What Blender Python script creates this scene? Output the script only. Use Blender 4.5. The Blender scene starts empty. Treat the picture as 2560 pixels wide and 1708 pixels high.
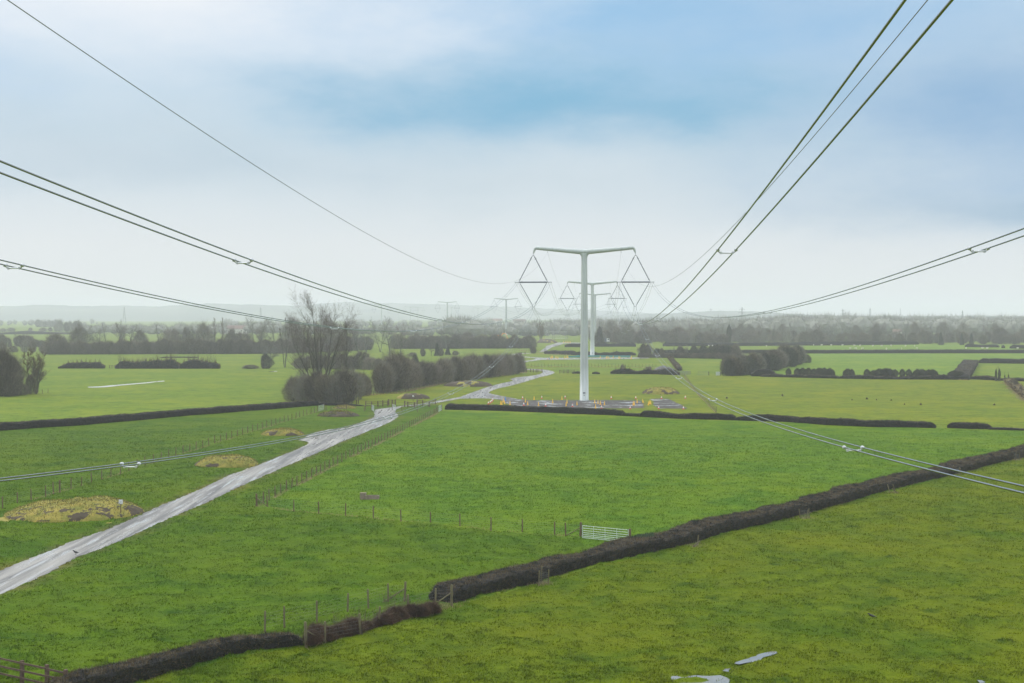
import bpy, math, random
import numpy as np
from mathutils import Vector, Matrix, geometry
sc = bpy.context.scene
C = sc.collection
R = math.radians
# ------------------------------------------------------------------ camera maths (survey of the place from the photograph)
F = 3555.6; CAMZ = 19.7; PITCH = math.atan(68.0 / F)
cp, sp = math.cos(PITCH), math.sin(PITCH)
def ray(px, py):
    fx = (px - 1280.0) / F; fy = -(py - 854.0) / F
    return fx, fy * sp + cp, fy * cp - sp
def P(px, py, z=0.0):
    dx, dy, dz = ray(px, py)
    t = (z - CAMZ) / dz
    return (dx * t, dy * t, z)
def proj(X, Y, Z=0.0):
    zz = Z - CAMZ
    dep = Y * cp - zz * sp
    up = Y * sp + zz * cp
    dep = np.where(dep < 1.0, 1.0, dep)
    return 1280 + F * X / dep, 854 - F * up / dep
def hgt(base, top, Y):                    # metres between two photo rows at distance Y
    return (base - top) / F * Y
# ------------------------------------------------------------------ noise
def _h(ix, iy, s):
    n = (ix.astype(np.int64) * 374761393 + iy.astype(np.int64) * 668265263 + s * 974634777) & 0xFFFFFFFF
    n = ((n ^ (n >> 13)) * 1274126177) & 0xFFFFFFFF
    n = n ^ (n >> 16)
    return (n & 0xFFFF) / 65535.0
def vnoise(x, y, s=0):
    ix = np.floor(x); iy = np.floor(y); fx = x - ix; fy = y - iy
    fx = fx * fx * (3 - 2 * fx); fy = fy * fy * (3 - 2 * fy)
    a = _h(ix, iy, s); b = _h(ix + 1, iy, s); c = _h(ix, iy + 1, s); d = _h(ix + 1, iy + 1, s)
    return (a * (1 - fx) + b * fx) * (1 - fy) + (c * (1 - fx) + d * fx) * fy
def fbm(x, y, s=0, o=3):
    v = 0; a = .5; t = 0
    for i in range(o):
        v = v + a * vnoise(x * 2 ** i, y * 2 ** i, s + i); t += a; a *= .5
    return v / t
def inpoly(x, y, poly):
    r = np.zeros(x.shape, bool); n = len(poly)
    for i in range(n):
        x1, y1 = poly[i]; x2, y2 = poly[(i + 1) % n]
        if y1 == y2: continue
        c = ((y1 > y) != (y2 > y)) & (x < (x2 - x1) * (y - y1) / (y2 - y1) + x1)
        r ^= c
    return r
# ------------------------------------------------------------------ mesh helper: everything in triangles
class TM:
    def __init__(s): s.v = []; s.f = []; s.m = []; s.n = 0
    def add(s, v, f, m=0):
        v = np.asarray(v, np.float32).reshape(-1, 3); f = np.asarray(f, np.int64).reshape(-1, 3)
        s.v.append(v); s.f.append(f + s.n); s.n += len(v)
        s.m.append(np.full(len(f), m, np.int32) if np.isscalar(m) else np.asarray(m, np.int32))
    def box(s, c, size, rz=0, m=0, tilt=None):
        x, y, z = [q / 2 for q in size]
        v = np.array([(a, b, d) for d in (-z, z) for (a, b) in ((-x, -y), (x, -y), (x, y), (-x, y))])
        if tilt is not None: v = v @ np.array(tilt.to_3x3()).T
        cr, sr = math.cos(rz), math.sin(rz)
        v = np.stack([v[:, 0] * cr - v[:, 1] * sr, v[:, 0] * sr + v[:, 1] * cr, v[:, 2]], 1) + np.array(c)
        s.add(v, [(0, 2, 1), (0, 3, 2), (4, 5, 6), (4, 6, 7), (0, 1, 5), (0, 5, 4), (1, 2, 6), (1, 6, 5), (2, 3, 7), (2, 7, 6), (3, 0, 4), (3, 4, 7)], m)
    def tube(s, pts, rad, n=6, m=0, cap=True, ry=None):
        pts = np.asarray(pts, float); k = len(pts)
        rad = np.full(k, rad) if np.isscalar(rad) else np.asarray(rad, float)
        t = np.gradient(pts, axis=0); t /= np.linalg.norm(t, axis=1)[:, None] + 1e-9
        ref = np.array([0, 0, 1.]) if abs(t[0][2]) < .9 else np.array([1., 0, 0])
        a = np.cross(t, ref); a /= np.linalg.norm(a, axis=1)[:, None] + 1e-9
        b = np.cross(a, t)
        th = np.arange(n) * 2 * math.pi / n
        rb = rad if ry is None else np.asarray(ry, float)
        v = pts[:, None] + a[:, None] * np.cos(th)[None, :, None] * rad[:, None, None] + b[:, None] * np.sin(th)[None, :, None] * rb[:, None, None]
        f = []
        for i in range(k - 1):
            for j in range(n):
                q = i * n + j; w = i * n + (j + 1) % n
                f += [(q, w, w + n), (q, w + n, q + n)]
        if cap:
            f += [(0, j, j + 1) for j in range(1, n - 1)]
            o = (k - 1) * n; f += [(o, o + j + 1, o + j) for j in range(1, n - 1)]
        s.add(v.reshape(-1, 3), f, m)
    def slivers(s, p, d, L, w, m=0, rng=None):
        p = np.asarray(p, float); d = np.asarray(d, float); N = len(p)
        d = d / (np.linalg.norm(d, axis=1)[:, None] + 1e-9)
        r = rng.normal(size=(N, 3)); a = np.cross(d, r); a /= np.linalg.norm(a, axis=1)[:, None] + 1e-9
        L = np.broadcast_to(L, (N,))[:, None]; w = np.broadcast_to(w, (N,))[:, None]
        v = np.stack([p - a * w / 2, p + a * w / 2, p + d * L], 1).reshape(-1, 3)
        s.add(v, np.arange(3 * N).reshape(N, 3), m)
    def build(s, name, mats, parent=None, smooth=False, attr=None):
        me = bpy.data.meshes.new(name)
        v = np.concatenate(s.v); f = np.concatenate(s.f).astype(np.int32); m = np.concatenate(s.m)
        me.vertices.add(len(v)); me.vertices.foreach_set('co', v.astype(np.float32).ravel())
        me.loops.add(len(f) * 3); me.loops.foreach_set('vertex_index', f.ravel())
        me.polygons.add(len(f)); me.polygons.foreach_set('loop_start', np.arange(0, len(f) * 3, 3, dtype=np.int32))
        me.polygons.foreach_set('loop_total', np.full(len(f), 3, np.int32))
        me.polygons.foreach_set('material_index', m)
        me.polygons.foreach_set('use_smooth', np.full(len(f), smooth))
        for q in (mats if isinstance(mats, (list, tuple)) else [mats]): me.materials.append(q)
        me.update(calc_edges=True)
        if attr is not None:
            at = me.attributes.new('tint', 'FLOAT_COLOR', 'POINT')
            c = np.ones((len(v), 4), np.float32); c[:, :3] = attr; at.data.foreach_set('color', c.ravel())
        o = bpy.data.objects.new(name, me); C.objects.link(o)
        if parent is not None: o.parent = parent
        return o
def tag(o, label=None, cat=None, group=None, kind=None):
    if label: o['label'] = label
    if cat: o['category'] = cat
    if group: o['group'] = group
    if kind: o['kind'] = kind
    return o
def thing(name, label, cat, loc=(0, 0, 0), rz=0, group=None):
    o = bpy.data.objects.new(name, None); C.objects.link(o); o.location = loc; o.rotation_euler[2] = rz
    o.empty_display_size = .2
    return tag(o, label, cat, group)
def dup(src, parent=None, loc=None, rz=None, scale=None):
    o = src.copy(); C.objects.link(o)
    for k in ('label', 'category', 'group'):
        if parent is not None and k in o.keys(): del o[k]
    if parent is not None: o.parent = parent
    if loc is not None: o.location = loc
    if rz is not None: o.rotation_euler[2] = rz
    if scale is not None: o.scale = scale
    return o
def duptree(src, loc, rz=0, scale=None):
    r = dup(src, None, loc, rz, scale)
    for c in list(src.children):
        cc = c.copy(); C.objects.link(cc); cc.parent = r
        for g in c.children:
            gg = g.copy(); C.objects.link(gg); gg.parent = cc
    return r
ORD = ['first', 'second', 'third', 'fourth', 'fifth', 'sixth', 'seventh', 'eighth', 'ninth', 'tenth', 'eleventh', 'twelfth', 'thirteenth', 'fourteenth', 'fifteenth', 'sixteenth', 'seventeenth', 'eighteenth', 'nineteenth']
TENS = ['', '', 'twent', 'thirt', 'fort', 'fift', 'sixt', 'sevent', 'eight', 'ninet']
def nth(i):
    if i < 19: return ORD[i]
    n = i + 1
    if n >= 100: return 'hundredth' if n == 100 else 'hundred and ' + nth(n - 101)
    return TENS[n // 10] + ('ieth' if n % 10 == 0 else 'y-' + ORD[n % 10 - 1])
# ------------------------------------------------------------------ materials
def newmat(name):
    m = bpy.data.materials.new(name); m.use_nodes = True
    return m, m.node_tree.nodes, m.node_tree.links, m.node_tree.nodes['Principled BSDF']
def nz(N, L, vec, scale, detail=3, rough=.55):
    n = N.new('ShaderNodeTexNoise'); n.inputs['Scale'].default_value = scale; n.inputs['Detail'].default_value = detail
    n.inputs['Roughness'].default_value = rough; L.new(vec, n.inputs['Vector']); return n.outputs['Fac']
def ramp(N, L, fac, stops):
    r = N.new('ShaderNodeValToRGB'); L.new(fac, r.inputs['Fac'])
    while len(r.color_ramp.elements) < len(stops): r.color_ramp.elements.new(.5)
    for e, (p, c) in zip(r.color_ramp.elements, stops):
        e.position = p; e.color = (*c, 1) if len(c) == 3 else c
    return r.outputs['Color']
def math_(N, L, op, a, b=None):
    n = N.new('ShaderNodeMath'); n.operation = op
    for i, q in enumerate((a, b)):
        if q is None: continue
        if isinstance(q, (int, float)): n.inputs[i].default_value = q
        else: L.new(q, n.inputs[i])
    return n.outputs[0]
def mix(N, L, fac, a, b, mode='MIX'):
    n = N.new('ShaderNodeMix'); n.data_type = 'RGBA'; n.blend_type = mode
    for k, q in ((0, fac), (6, a), (7, b)):
        if isinstance(q, (int, float)): n.inputs[k].default_value = q
        elif isinstance(q, tuple): n.inputs[k].default_value = (*q, 1)
        else: L.new(q, n.inputs[k])
    return n.outputs[2]
def simple(name, c1, c2=None, scale=3, rough=.8, bump=0, bscale=None, metal=0, rnd=0, world=False, detail=4, spec=None):
    m, N, L, B = newmat(name)
    c2 = c2 or tuple(q * .7 for q in c1)
    if world: vec = N.new('ShaderNodeNewGeometry').outputs['Position']
    else: vec = N.new('ShaderNodeTexCoord').outputs['Object']
    col = ramp(N, L, nz(N, L, vec, scale, detail), [(.3, c2), (.7, c1)])
    if rnd:
        oi = N.new('ShaderNodeObjectInfo')
        k = math_(N, L, 'MULTIPLY_ADD', oi.outputs['Random'], rnd); k.node.inputs[2].default_value = 1 - rnd / 2
        v = N.new('ShaderNodeVectorMath'); v.operation = 'SCALE'; L.new(col, v.inputs[0]); L.new(k, v.inputs['Scale']); col = v.outputs[0]
    L.new(col, B.inputs['Base Color']); B.inputs['Roughness'].default_value = rough; B.inputs['Metallic'].default_value = metal
    if spec is not None: B.inputs['Specular IOR Level'].default_value = spec
    if bump:
        b = N.new('ShaderNodeBump'); b.inputs['Strength'].default_value = bump; b.inputs['Distance'].default_value = .05
        L.new(nz(N, L, vec, bscale or scale * 4, 4), b.inputs['Height']); L.new(b.outputs[0], B.inputs['Normal'])
    return m
def turf(name, blade=False):
    m, N, L, B = newmat(name)
    pos = N.new('ShaderNodeNewGeometry').outputs['Position']
    at = N.new('ShaderNodeAttribute'); at.attribute_name = 'tint'
    big = nz(N, L, pos, .035, 4, .6); mid = nz(N, L, pos, .42, 4, .62); sm = nz(N, L, pos, 2.6, 3, .6)
    mapn = N.new('ShaderNodeMapping'); mapn.inputs['Location'].default_value = (137, 51, 9); L.new(pos, mapn.inputs['Vector'])
    mid2 = nz(N, L, mapn.outputs[0], .16, 3, .6)
    s = math_(N, L, 'ADD', math_(N, L, 'MULTIPLY', mid, .55), math_(N, L, 'MULTIPLY', sm, .45))
    dk = mix(N, L, 1.0, at.outputs['Color'], (.42, .52, .48), 'MULTIPLY')
    lt = mix(N, L, 1.0, at.outputs['Color'], (1.65, 1.42, 1.25), 'MULTIPLY')
    f1 = N.new('ShaderNodeMapRange'); f1.inputs[1].default_value = .30; f1.inputs[2].default_value = .68; L.new(s, f1.inputs[0])
    col = mix(N, L, f1.outputs[0], dk, lt)
    yel = mix(N, L, 1.0, at.outputs['Color'], (1.75, 1.28, .85), 'MULTIPLY')
    f2 = N.new('ShaderNodeMapRange'); f2.inputs[1].default_value = .46; f2.inputs[2].default_value = .66; f2.inputs[4].default_value = .85
    L.new(math_(N, L, 'ADD', math_(N, L, 'MULTIPLY', big, .5), math_(N, L, 'MULTIPLY', mid2, .5)), f2.inputs[0])
    col = mix(N, L, f2.outputs[0], col, yel)
    grn = mix(N, L, 1.0, at.outputs['Color'], (.62, .80, .70), 'MULTIPLY')
    f3 = N.new('ShaderNodeMapRange'); f3.inputs[1].default_value = .46; f3.inputs[2].default_value = .30; f3.inputs[4].default_value = .6
    L.new(mid2, f3.inputs[0])
    col = mix(N, L, f3.outputs[0], col, grn)
    vo_ = N.new('ShaderNodeTexVoronoi'); vo_.inputs['Scale'].default_value = .24; L.new(pos, vo_.inputs['Vector'])
    f4 = N.new('ShaderNodeMapRange'); f4.inputs[1].default_value = .20; f4.inputs[2].default_value = .06; f4.inputs[4].default_value = .75; L.new(math_(N, L, 'ADD', vo_.outputs['Distance'], math_(N, L, 'MULTIPLY', math_(N, L, 'SUBTRACT', sm, .5), .25)), f4.inputs[0])
    tus = mix(N, L, 1.0, at.outputs['Color'], (.34, .50, .55), 'MULTIPLY')
    col = mix(N, L, math_(N, L, 'MULTIPLY', f4.outputs[0], math_(N, L, 'GREATER_THAN', vo_.outputs['Color'], .35)), col, tus)
    L.new(col, B.inputs['Base Color']); B.inputs['Roughness'].default_value = .85; B.inputs['Specular IOR Level'].default_value = .04
    if not blade:
        b = N.new('ShaderNodeBump'); b.inputs['Strength'].default_value = .8; b.inputs['Distance'].default_value = .12
        L.new(math_(N, L, 'ADD', math_(N, L, 'MULTIPLY', mid, .7), math_(N, L, 'MULTIPLY', sm, .5)), b.inputs['Height']); L.new(b.outputs[0], B.inputs['Normal'])
    return m
M = {}
M['turf'] = turf('turf'); M['blade'] = turf('grass_blade', True)
def gravel(name):
    m, N, L, B = newmat(name)
    pos = N.new('ShaderNodeNewGeometry').outputs['Position']
    mp = N.new('ShaderNodeMapping'); mp.inputs['Rotation'].default_value = (0, 0, R(4)); mp.inputs['Scale'].default_value = (1.0, .035, 1); L.new(pos, mp.inputs['Vector'])
    st = nz(N, L, mp.outputs[0], 1.15, 4, .6)
    mp2 = N.new('ShaderNodeMapping'); mp2.inputs['Rotation'].default_value = (0, 0, R(4)); mp2.inputs['Scale'].default_value = (1.0, .055, 1); L.new(pos, mp2.inputs['Vector'])
    st2 = nz(N, L, mp2.outputs[0], 1.5, 4, .65)
    fine = nz(N, L, pos, 1.6, 5, .7); sp_ = nz(N, L, pos, 9, 3, .7)
    col = ramp(N, L, math_(N, L, 'ADD', math_(N, L, 'MULTIPLY', st, .65), math_(N, L, 'MULTIPLY', sp_, .35)), [(.38, (.035, .031, .027)), (.48, (.095, .086, .075)), (.56, (.21, .192, .168)), (.68, (.34, .315, .275))])
    sxx = N.new('ShaderNodeSeparateXYZ'); L.new(pos, sxx.inputs[0]); pf = N.new('ShaderNodeMapRange'); pf.interpolation_type = 'SMOOTHSTEP'; pf.inputs[1].default_value = -9; pf.inputs[2].default_value = 3; pf.inputs[4].default_value = .88; L.new(sxx.outputs[0], pf.inputs[0])
    col = mix(N, L, math_(N, L, 'MULTIPLY', pf.outputs[0], math_(N, L, 'LESS_THAN', sxx.outputs[1], 345.0)), col, ramp(N, L, nz(N, L, pos, .5, 5, .7), [(.35, (.030, .027, .026)), (.65, (.105, .095, .088))]))
    wet = math_(N, L, 'ADD', math_(N, L, 'MULTIPLY', st2, .86), math_(N, L, 'MULTIPLY', fine, .14))
    w = N.new('ShaderNodeMapRange'); w.inputs[1].default_value = .52; w.inputs[2].default_value = .61
    padw = math_(N, L, 'ADD', math_(N, L, 'MULTIPLY', nz(N, L, pos, .2, 4, .62), 1.0), -.02)
    padsel = math_(N, L, 'MULTIPLY', math_(N, L, 'GREATER_THAN', pf.outputs[0], .3), math_(N, L, 'LESS_THAN', sxx.outputs[1], 345.0))
    wsel = N.new('ShaderNodeMix'); wsel.data_type = 'FLOAT'; L.new(padsel, wsel.inputs[0]); L.new(wet, wsel.inputs[2]); L.new(padw, wsel.inputs[3]); L.new(wsel.outputs[0], w.inputs[0])
    pfac = math_(N, L, 'MULTIPLY', pf.outputs[0], math_(N, L, 'LESS_THAN', sxx.outputs[1], 345.0))
    col2 = mix(N, L, w.outputs[0], col, mix(N, L, pfac, (.31, .29, .26), (.13, .12, .11)))  # wet patches take a paler colour that imitates sky sheen
    L.new(col2, B.inputs['Base Color'])
    r = N.new('ShaderNodeMapRange'); r.inputs[3].default_value = .5; r.inputs[4].default_value = .03; L.new(w.outputs[0], r.inputs[0]); rr = math_(N, L, 'ADD', r.outputs[0], math_(N, L, 'MULTIPLY', math_(N, L, 'MULTIPLY', pfac, .45), math_(N, L, 'SUBTRACT', 1.0, w.outputs[0]))); L.new(rr, B.inputs['Roughness']); L.new(math_(N, L, 'SUBTRACT', .8, math_(N, L, 'MULTIPLY', math_(N, L, 'MULTIPLY', pfac, .75), math_(N, L, 'SUBTRACT', 1.0, w.outputs[0]))), B.inputs['Specular IOR Level'])
    b = N.new('ShaderNodeBump'); b.inputs['Distance'].default_value = .012
    bs = N.new('ShaderNodeMapRange'); bs.inputs[3].default_value = .55; bs.inputs[4].default_value = .0; L.new(w.outputs[0], bs.inputs[0])
    L.new(bs.outputs[0], b.inputs['Strength']); L.new(fine, b.inputs['Height']); L.new(b.outputs[0], B.inputs['Normal'])
    return m
M['gravel'] = gravel('gravel')
M['water'] = simple('sky_tinted_water', (.20, .19, .165), (.12, .115, .10), .5, .03, .05, 1.2, spec=1.0)  # pale base colour stands in for bright sky reflected in the water
M['pylon'] = simple('pylon_paint', (.50, .535, .515), (.45, .485, .47), .35, .45, world=False)
_n = M['pylon'].node_tree.nodes; _l = M['pylon'].node_tree.links; _m = _n.new('ShaderNodeMapping'); _m.inputs['Scale'].default_value = (3, 3, .12)
_l.new(_n['Texture Coordinate'].outputs['Object'], _m.inputs[0]); _st = nz(_n, _l, _m.outputs[0], 1.2, 5, .65); _b = _n['Principled BSDF']; _src = _b.inputs['Base Color'].links[0].from_socket
_l.new(mix(_n, _l, 1.0, _src, ramp(_n, _l, _st, [(.38, (.80, .81, .78)), (.55, (1, 1, 1))]), 'MULTIPLY'), _b.inputs['Base Color'])
M['bolt'] = simple('galvanised_steel', (.34, .35, .36), (.22, .23, .24), 2, .45, metal=.6)
M['insul'] = simple('insulator_grey', (.075, .10, .125), (.055, .075, .095), 2, .5)
M['alu'] = simple('aluminium_strand', (.36, .36, .36), (.28, .28, .28), .8, .24, metal=1)
M['spacer'] = simple('spacer_alloy', (.62, .63, .64), (.48, .49, .5), 8, .4, metal=.5)
M['earth'] = simple('earth_wire_steel', (.30, .30, .30), (.22, .22, .22), .8, .4, metal=.8)
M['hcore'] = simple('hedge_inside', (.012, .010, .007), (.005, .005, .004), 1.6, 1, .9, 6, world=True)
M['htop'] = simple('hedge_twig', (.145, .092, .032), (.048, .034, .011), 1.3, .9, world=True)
M['hside'] = simple('hedge_side', (.036, .036, .010), (.010, .011, .004), 1.1, .9, world=True)  # leaf green, darkened further to paint in shade on the hedge sides
M['ivy'] = simple('ivy_leaf', (.045, .085, .022), (.018, .040, .010), 1.2, .6, world=True)
M['bark'] = simple('bark_green', (.115, .12, .075), (.06, .06, .04), 1.1, .9, rnd=.3)
M['twig'] = simple('winter_twig', (.21, .175, .145), (.13, .11, .09), .4, .9, rnd=.4)
M['twig2'] = simple('willow_twig', (.17, .125, .05), (.10, .075, .04), .4, .9, rnd=.3)
M['twig3'] = simple('grey_green_twig', (.21, .21, .165), (.14, .14, .115), .4, .9, rnd=.4)  # natural grey of bare twigs, lightened to carry some distance haze
M['shrub'] = simple('thicket_twig', (.120, .098, .060), (.055, .048, .030), .5, .95, rnd=.5)
M['bramble'] = simple('bramble_stem', (.130, .068, .036), (.045, .026, .015), 1.2, .9, rnd=.5)
M['pale'] = simple('pale_twig', (.24, .20, .14), (.15, .125, .085), .5, .95, rnd=.4)
M['dgreen'] = simple('evergreen_leaf', (.040, .055, .022), (.018, .026, .012), .6, .8, rnd=.5)
M['dry'] = simple('dry_grass', (.40, .31, .17), (.24, .18, .085), .8, .9, world=True)
M['wood'] = simple('weathered_post', (.155, .095, .058), (.09, .055, .036), 3, .85, .3, 20)
M['wood2'] = simple('mossy_post', (.17, .145, .07), (.10, .085, .045), 3, .85, .3, 20)
M['wood3'] = simple('dark_rail', (.12, .072, .045), (.07, .042, .03), 3, .8, .3, 20)
M['wire'] = simple('fence_wire', (.22, .22, .21), (.15, .15, .14), 3, .5, metal=.5)
M['galv'] = simple('gate_steel', (.62, .66, .68), (.52, .56, .58), 2, .35, metal=.3)
M['moundg'] = simple('straw_turf', (.30, .235, .040), (.14, .15, .018), .9, .95, .9, 5, world=True)
M['soil'] = simple('bare_soil', (.082, .060, .034), (.038, .028, .017), .9, 1, .9, 4, world=True)
M['stone'] = simple('grey_rubble', (.15, .145, .14), (.07, .07, .07), 1.5, 1, .9, 3, world=True)
M['conc'] = simple('old_concrete', (.27, .215, .155), (.15, .12, .085), 2.5, .95, .6, 12)
M['white'] = simple('white_board', (.78, .78, .78), (.70, .70, .70), 2, .5)
M['black'] = simple('black_print', (.03, .03, .03), None, 2, .6)
M['yel'] = simple('yellow_cone', (.80, .46, .02), (.70, .38, .02), 2, .5)
M['red'] = simple('red_cone', (.62, .06, .035), (.5, .045, .03), 2, .5)
M['refl'] = simple('white_sleeve', (.82, .82, .82), (.7, .7, .7), 2, .35)
M['blue'] = simple('blue_cone', (.02, .22, .55), (.02, .17, .45), 2, .5)
M['crow'] = simple('crow_feather', (.010, .010, .012), (.006, .006, .007), 8, .45)
M['fleece'] = simple('fleece', (.66, .62, .54), (.5, .46, .40), 4, 1, .5)
M['skin'] = simple('sheep_face', (.35, .31, .27), None, 4, .8)
M['net'] = simple('teal_barrier', (.06, .30, .30), (.05, .22, .23), 2, .7)
M['wall'] = simple('render_wall', (.74, .71, .66), (.62, .59, .55), .2, .8, rnd=.5)
M['roof'] = simple('tile_roof', (.22, .13, .10), (.14, .09, .08), .5, .9, rnd=.4)
M['glass'] = simple('dark_glass', (.03, .035, .04), None, 2, .1)
M['tyre'] = simple('tyre_rubber', (.02, .02, .02), None, 2, .9)
M['lblue'] = simple('lorry_blue', (.05, .12, .32), (.04, .09, .24), 1, .5)
M['orange'] = simple('digger_orange', (.75, .30, .04), (.6, .22, .03), 1, .5)
M['steel'] = simple('lattice_steel', (.20, .21, .22), (.14, .15, .16), .3, .6)
M['hill'] = simple('hill_fields', (.19, .205, .17), (.10, .12, .115), .004, 1, world=True, detail=6)  # distance haze partly mixed into this pale, greyed base colour
# ------------------------------------------------------------------ render, camera, light
sc.view_settings.view_transform = 'Standard'; sc.view_settings.look = 'None'; sc.view_settings.gamma = 1; sc.view_settings.exposure = 0
sc.render.engine = 'CYCLES'
sc.cycles.use_denoising = True; sc.cycles.use_adaptive_sampling = False; sc.cycles.sample_clamp_indirect = 4
sc.cycles.max_bounces = 6; sc.cycles.diffuse_bounces = 3; sc.cycles.glossy_bounces = 3; sc.cycles.volume_bounces = 1; sc.cycles.transparent_max_bounces = 8
cam = bpy.data.cameras.new('camera'); co = bpy.data.objects.new('camera', cam); C.objects.link(co); sc.camera = co
cam.lens = 50; cam.sensor_width = 36; cam.clip_start = .5; cam.clip_end = 30000
co.location = (0, 0, CAMZ); co.rotation_euler = (R(90) - PITCH, 0, 0)
SUN_EL, SUN_AZ = R(38), R(-65)          # azimuth measured from the view direction, to the left
sun = bpy.data.lights.new('sun', 'SUN'); so = bpy.data.objects.new('sun', sun); C.objects.link(so)
sun.energy = 1.3; sun.angle = R(18); sun.color = (1, .96, .90)
sd = Vector((math.sin(SUN_AZ) * math.cos(SUN_EL), math.cos(SUN_AZ) * math.cos(SUN_EL), math.sin(SUN_EL)))
so.rotation_euler = sd.to_track_quat('Z', 'Y').to_euler(); so.location = (-60, -60, 120)
w = bpy.data.worlds.new('World'); sc.world = w; w.use_nodes = True
N = w.node_tree.nodes; L = w.node_tree.links; N.clear()
out = N.new('ShaderNodeOutputWorld'); bg = N.new('ShaderNodeBackground'); L.new(bg.outputs[0], out.inputs[0])
sky = N.new('ShaderNodeTexSky'); sky.sky_type = 'NISHITA'; sky.sun_disc = False; sky.sun_elevation = SUN_EL; sky.sun_rotation = SUN_AZ
sky.dust_density = 3
tc = N.new('ShaderNodeTexCoord'); sx = N.new('ShaderNodeSeparateXYZ'); L.new(tc.outputs['Generated'], sx.inputs[0])
mp = N.new('ShaderNodeMapping'); mp.inputs['Scale'].default_value = (1, 1, 2.6); L.new(tc.outputs['Generated'], mp.inputs[0])
n1 = N.new('ShaderNodeTexNoise'); n1.inputs['Scale'].default_value = 5.5; n1.inputs['Detail'].default_value = 6; n1.inputs['Roughness'].default_value = .58; L.new(mp.outputs[0], n1.inputs['Vector'])
sc3 = N.new('ShaderNodeSeparateColor'); L.new(n1.outputs['Color'], sc3.inputs[0])
X_ = math_(N, L, 'ADD', sx.outputs[0], math_(N, L, 'MULTIPLY', math_(N, L, 'SUBTRACT', sc3.outputs[0], .5), .30))
Z_ = math_(N, L, 'ADD', sx.outputs[2], math_(N, L, 'MULTIPLY', math_(N, L, 'SUBTRACT', sc3.outputs[1], .5), .085))
def lin(r, g, b): return tuple(((q / 255 + .055) / 1.055) ** 2.4 if q > 10 else q / 3294 for q in (r, g, b))
def blob(x0, z0, wx, wz):
    a = math_(N, L, 'DIVIDE', math_(N, L, 'SUBTRACT', X_, x0), wx); b = math_(N, L, 'DIVIDE', math_(N, L, 'SUBTRACT', Z_, z0), wz)
    q = math_(N, L, 'ADD', math_(N, L, 'MULTIPLY', a, a), math_(N, L, 'MULTIPLY', b, b))
    return math_(N, L, 'EXPONENT', math_(N, L, 'MULTIPLY', q, -1.0))
zr = N.new('ShaderNodeMapRange'); zr.inputs[2].default_value = .4; L.new(sx.outputs[2], zr.inputs[0])
col = ramp(N, L, zr.outputs[0], [(0, lin(236, 240, 242)), (.12, lin(230, 236, 240)), (.30, lin(196, 217, 231)), (.5, lin(190, 217, 240)), (.75, lin(205, 226, 244)), (1, lin(228, 234, 240))])
SKYB = [(-.20, .225, .19, .055, lin(246, 250, 255), 1.0), (-.10, .19, .07, .02, lin(226, 238, 250), .7),
        (.03, .150, .135, .026, lin(118, 180, 216), 1.0), (.10, .205, .16, .032, lin(140, 193, 234), .95), (.22, .215, .12, .05, lin(160, 198, 232), .7),
        (.33, .125, .15, .05, lin(140, 182, 220), .95), (.37, .075, .12, .018, lin(142, 180, 210), .95),
        (-.26, .105, .16, .020, lin(188, 208, 223), .75), (-.36, .185, .05, .06, lin(190, 215, 243), .7), (-.02, .085, .12, .015, lin(205, 220, 230), .6)]
for x0, z0, wx, wz, c, k in SKYB:
    col = mix(N, L, math_(N, L, 'MULTIPLY', blob(x0, z0, wx, wz), k), col, c)
mp9 = N.new('ShaderNodeMapping'); mp9.inputs['Scale'].default_value = (1, 1, 2.2); mp9.inputs['Location'].default_value = (3, 1, 2); L.new(tc.outputs['Generated'], mp9.inputs[0])
cl = nz(N, L, mp9.outputs[0], 9, 6, .6)
clr = N.new('ShaderNodeMapRange'); clr.inputs[1].default_value = .35; clr.inputs[2].default_value = .68; clr.inputs[4].default_value = .17; L.new(cl, clr.inputs[0])
col = mix(N, L, clr.outputs[0], col, lin(238, 243, 248))
col = mix(N, L, math_(N, L, 'MULTIPLY', blob(.035, .152, .12, .022), .6), col, lin(122, 184, 218))
col = mix(N, L, math_(N, L, 'MULTIPLY', blob(.12, .20, .10, .026), .35), col, lin(140, 194, 234))
# overcast dome: overhead about three times as bright as near the horizon
up = N.new('ShaderNodeMapRange'); up.interpolation_type = 'SMOOTHSTEP'; up.inputs[1].default_value = .27; up.inputs[2].default_value = .85; up.inputs[3].default_value = 1; up.inputs[4].default_value = 2.8
L.new(sx.outputs[2], up.inputs[0])
vs = N.new('ShaderNodeVectorMath'); vs.operation = 'SCALE'; L.new(col, vs.inputs[0]); L.new(up.outputs[0], vs.inputs['Scale'])
ns = N.new('ShaderNodeVectorMath'); ns.operation = 'SCALE'; L.new(sky.outputs[0], ns.inputs[0]); ns.inputs['Scale'].default_value = .10
fin = mix(N, L, .08, vs.outputs[0], ns.outputs[0])
L.new(fin, bg.inputs[0]); bg.inputs[1].default_value = 1.0
# ------------------------------------------------------------------ haze
hz = TM(); hz.box((0, 4400, 36), (13000, 9600, 78)); ho = hz.build('haze', [])
tag(ho, 'pale winter haze over the whole plain', 'haze', kind='stuff')
m = bpy.data.materials.new('haze'); m.use_nodes = True; hn = m.node_tree.nodes; hn.clear()
vo = hn.new('ShaderNodeVolumePrincipled'); mo = hn.new('ShaderNodeOutputMaterial'); m.node_tree.links.new(vo.outputs[0], mo.inputs['Volume'])
vo.inputs['Color'].default_value = (.90, .915, .955, 1); vo.inputs['Density'].default_value = .00026; vo.inputs['Anisotropy'].default_value = 0
ho.data.materials.append(m)
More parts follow.
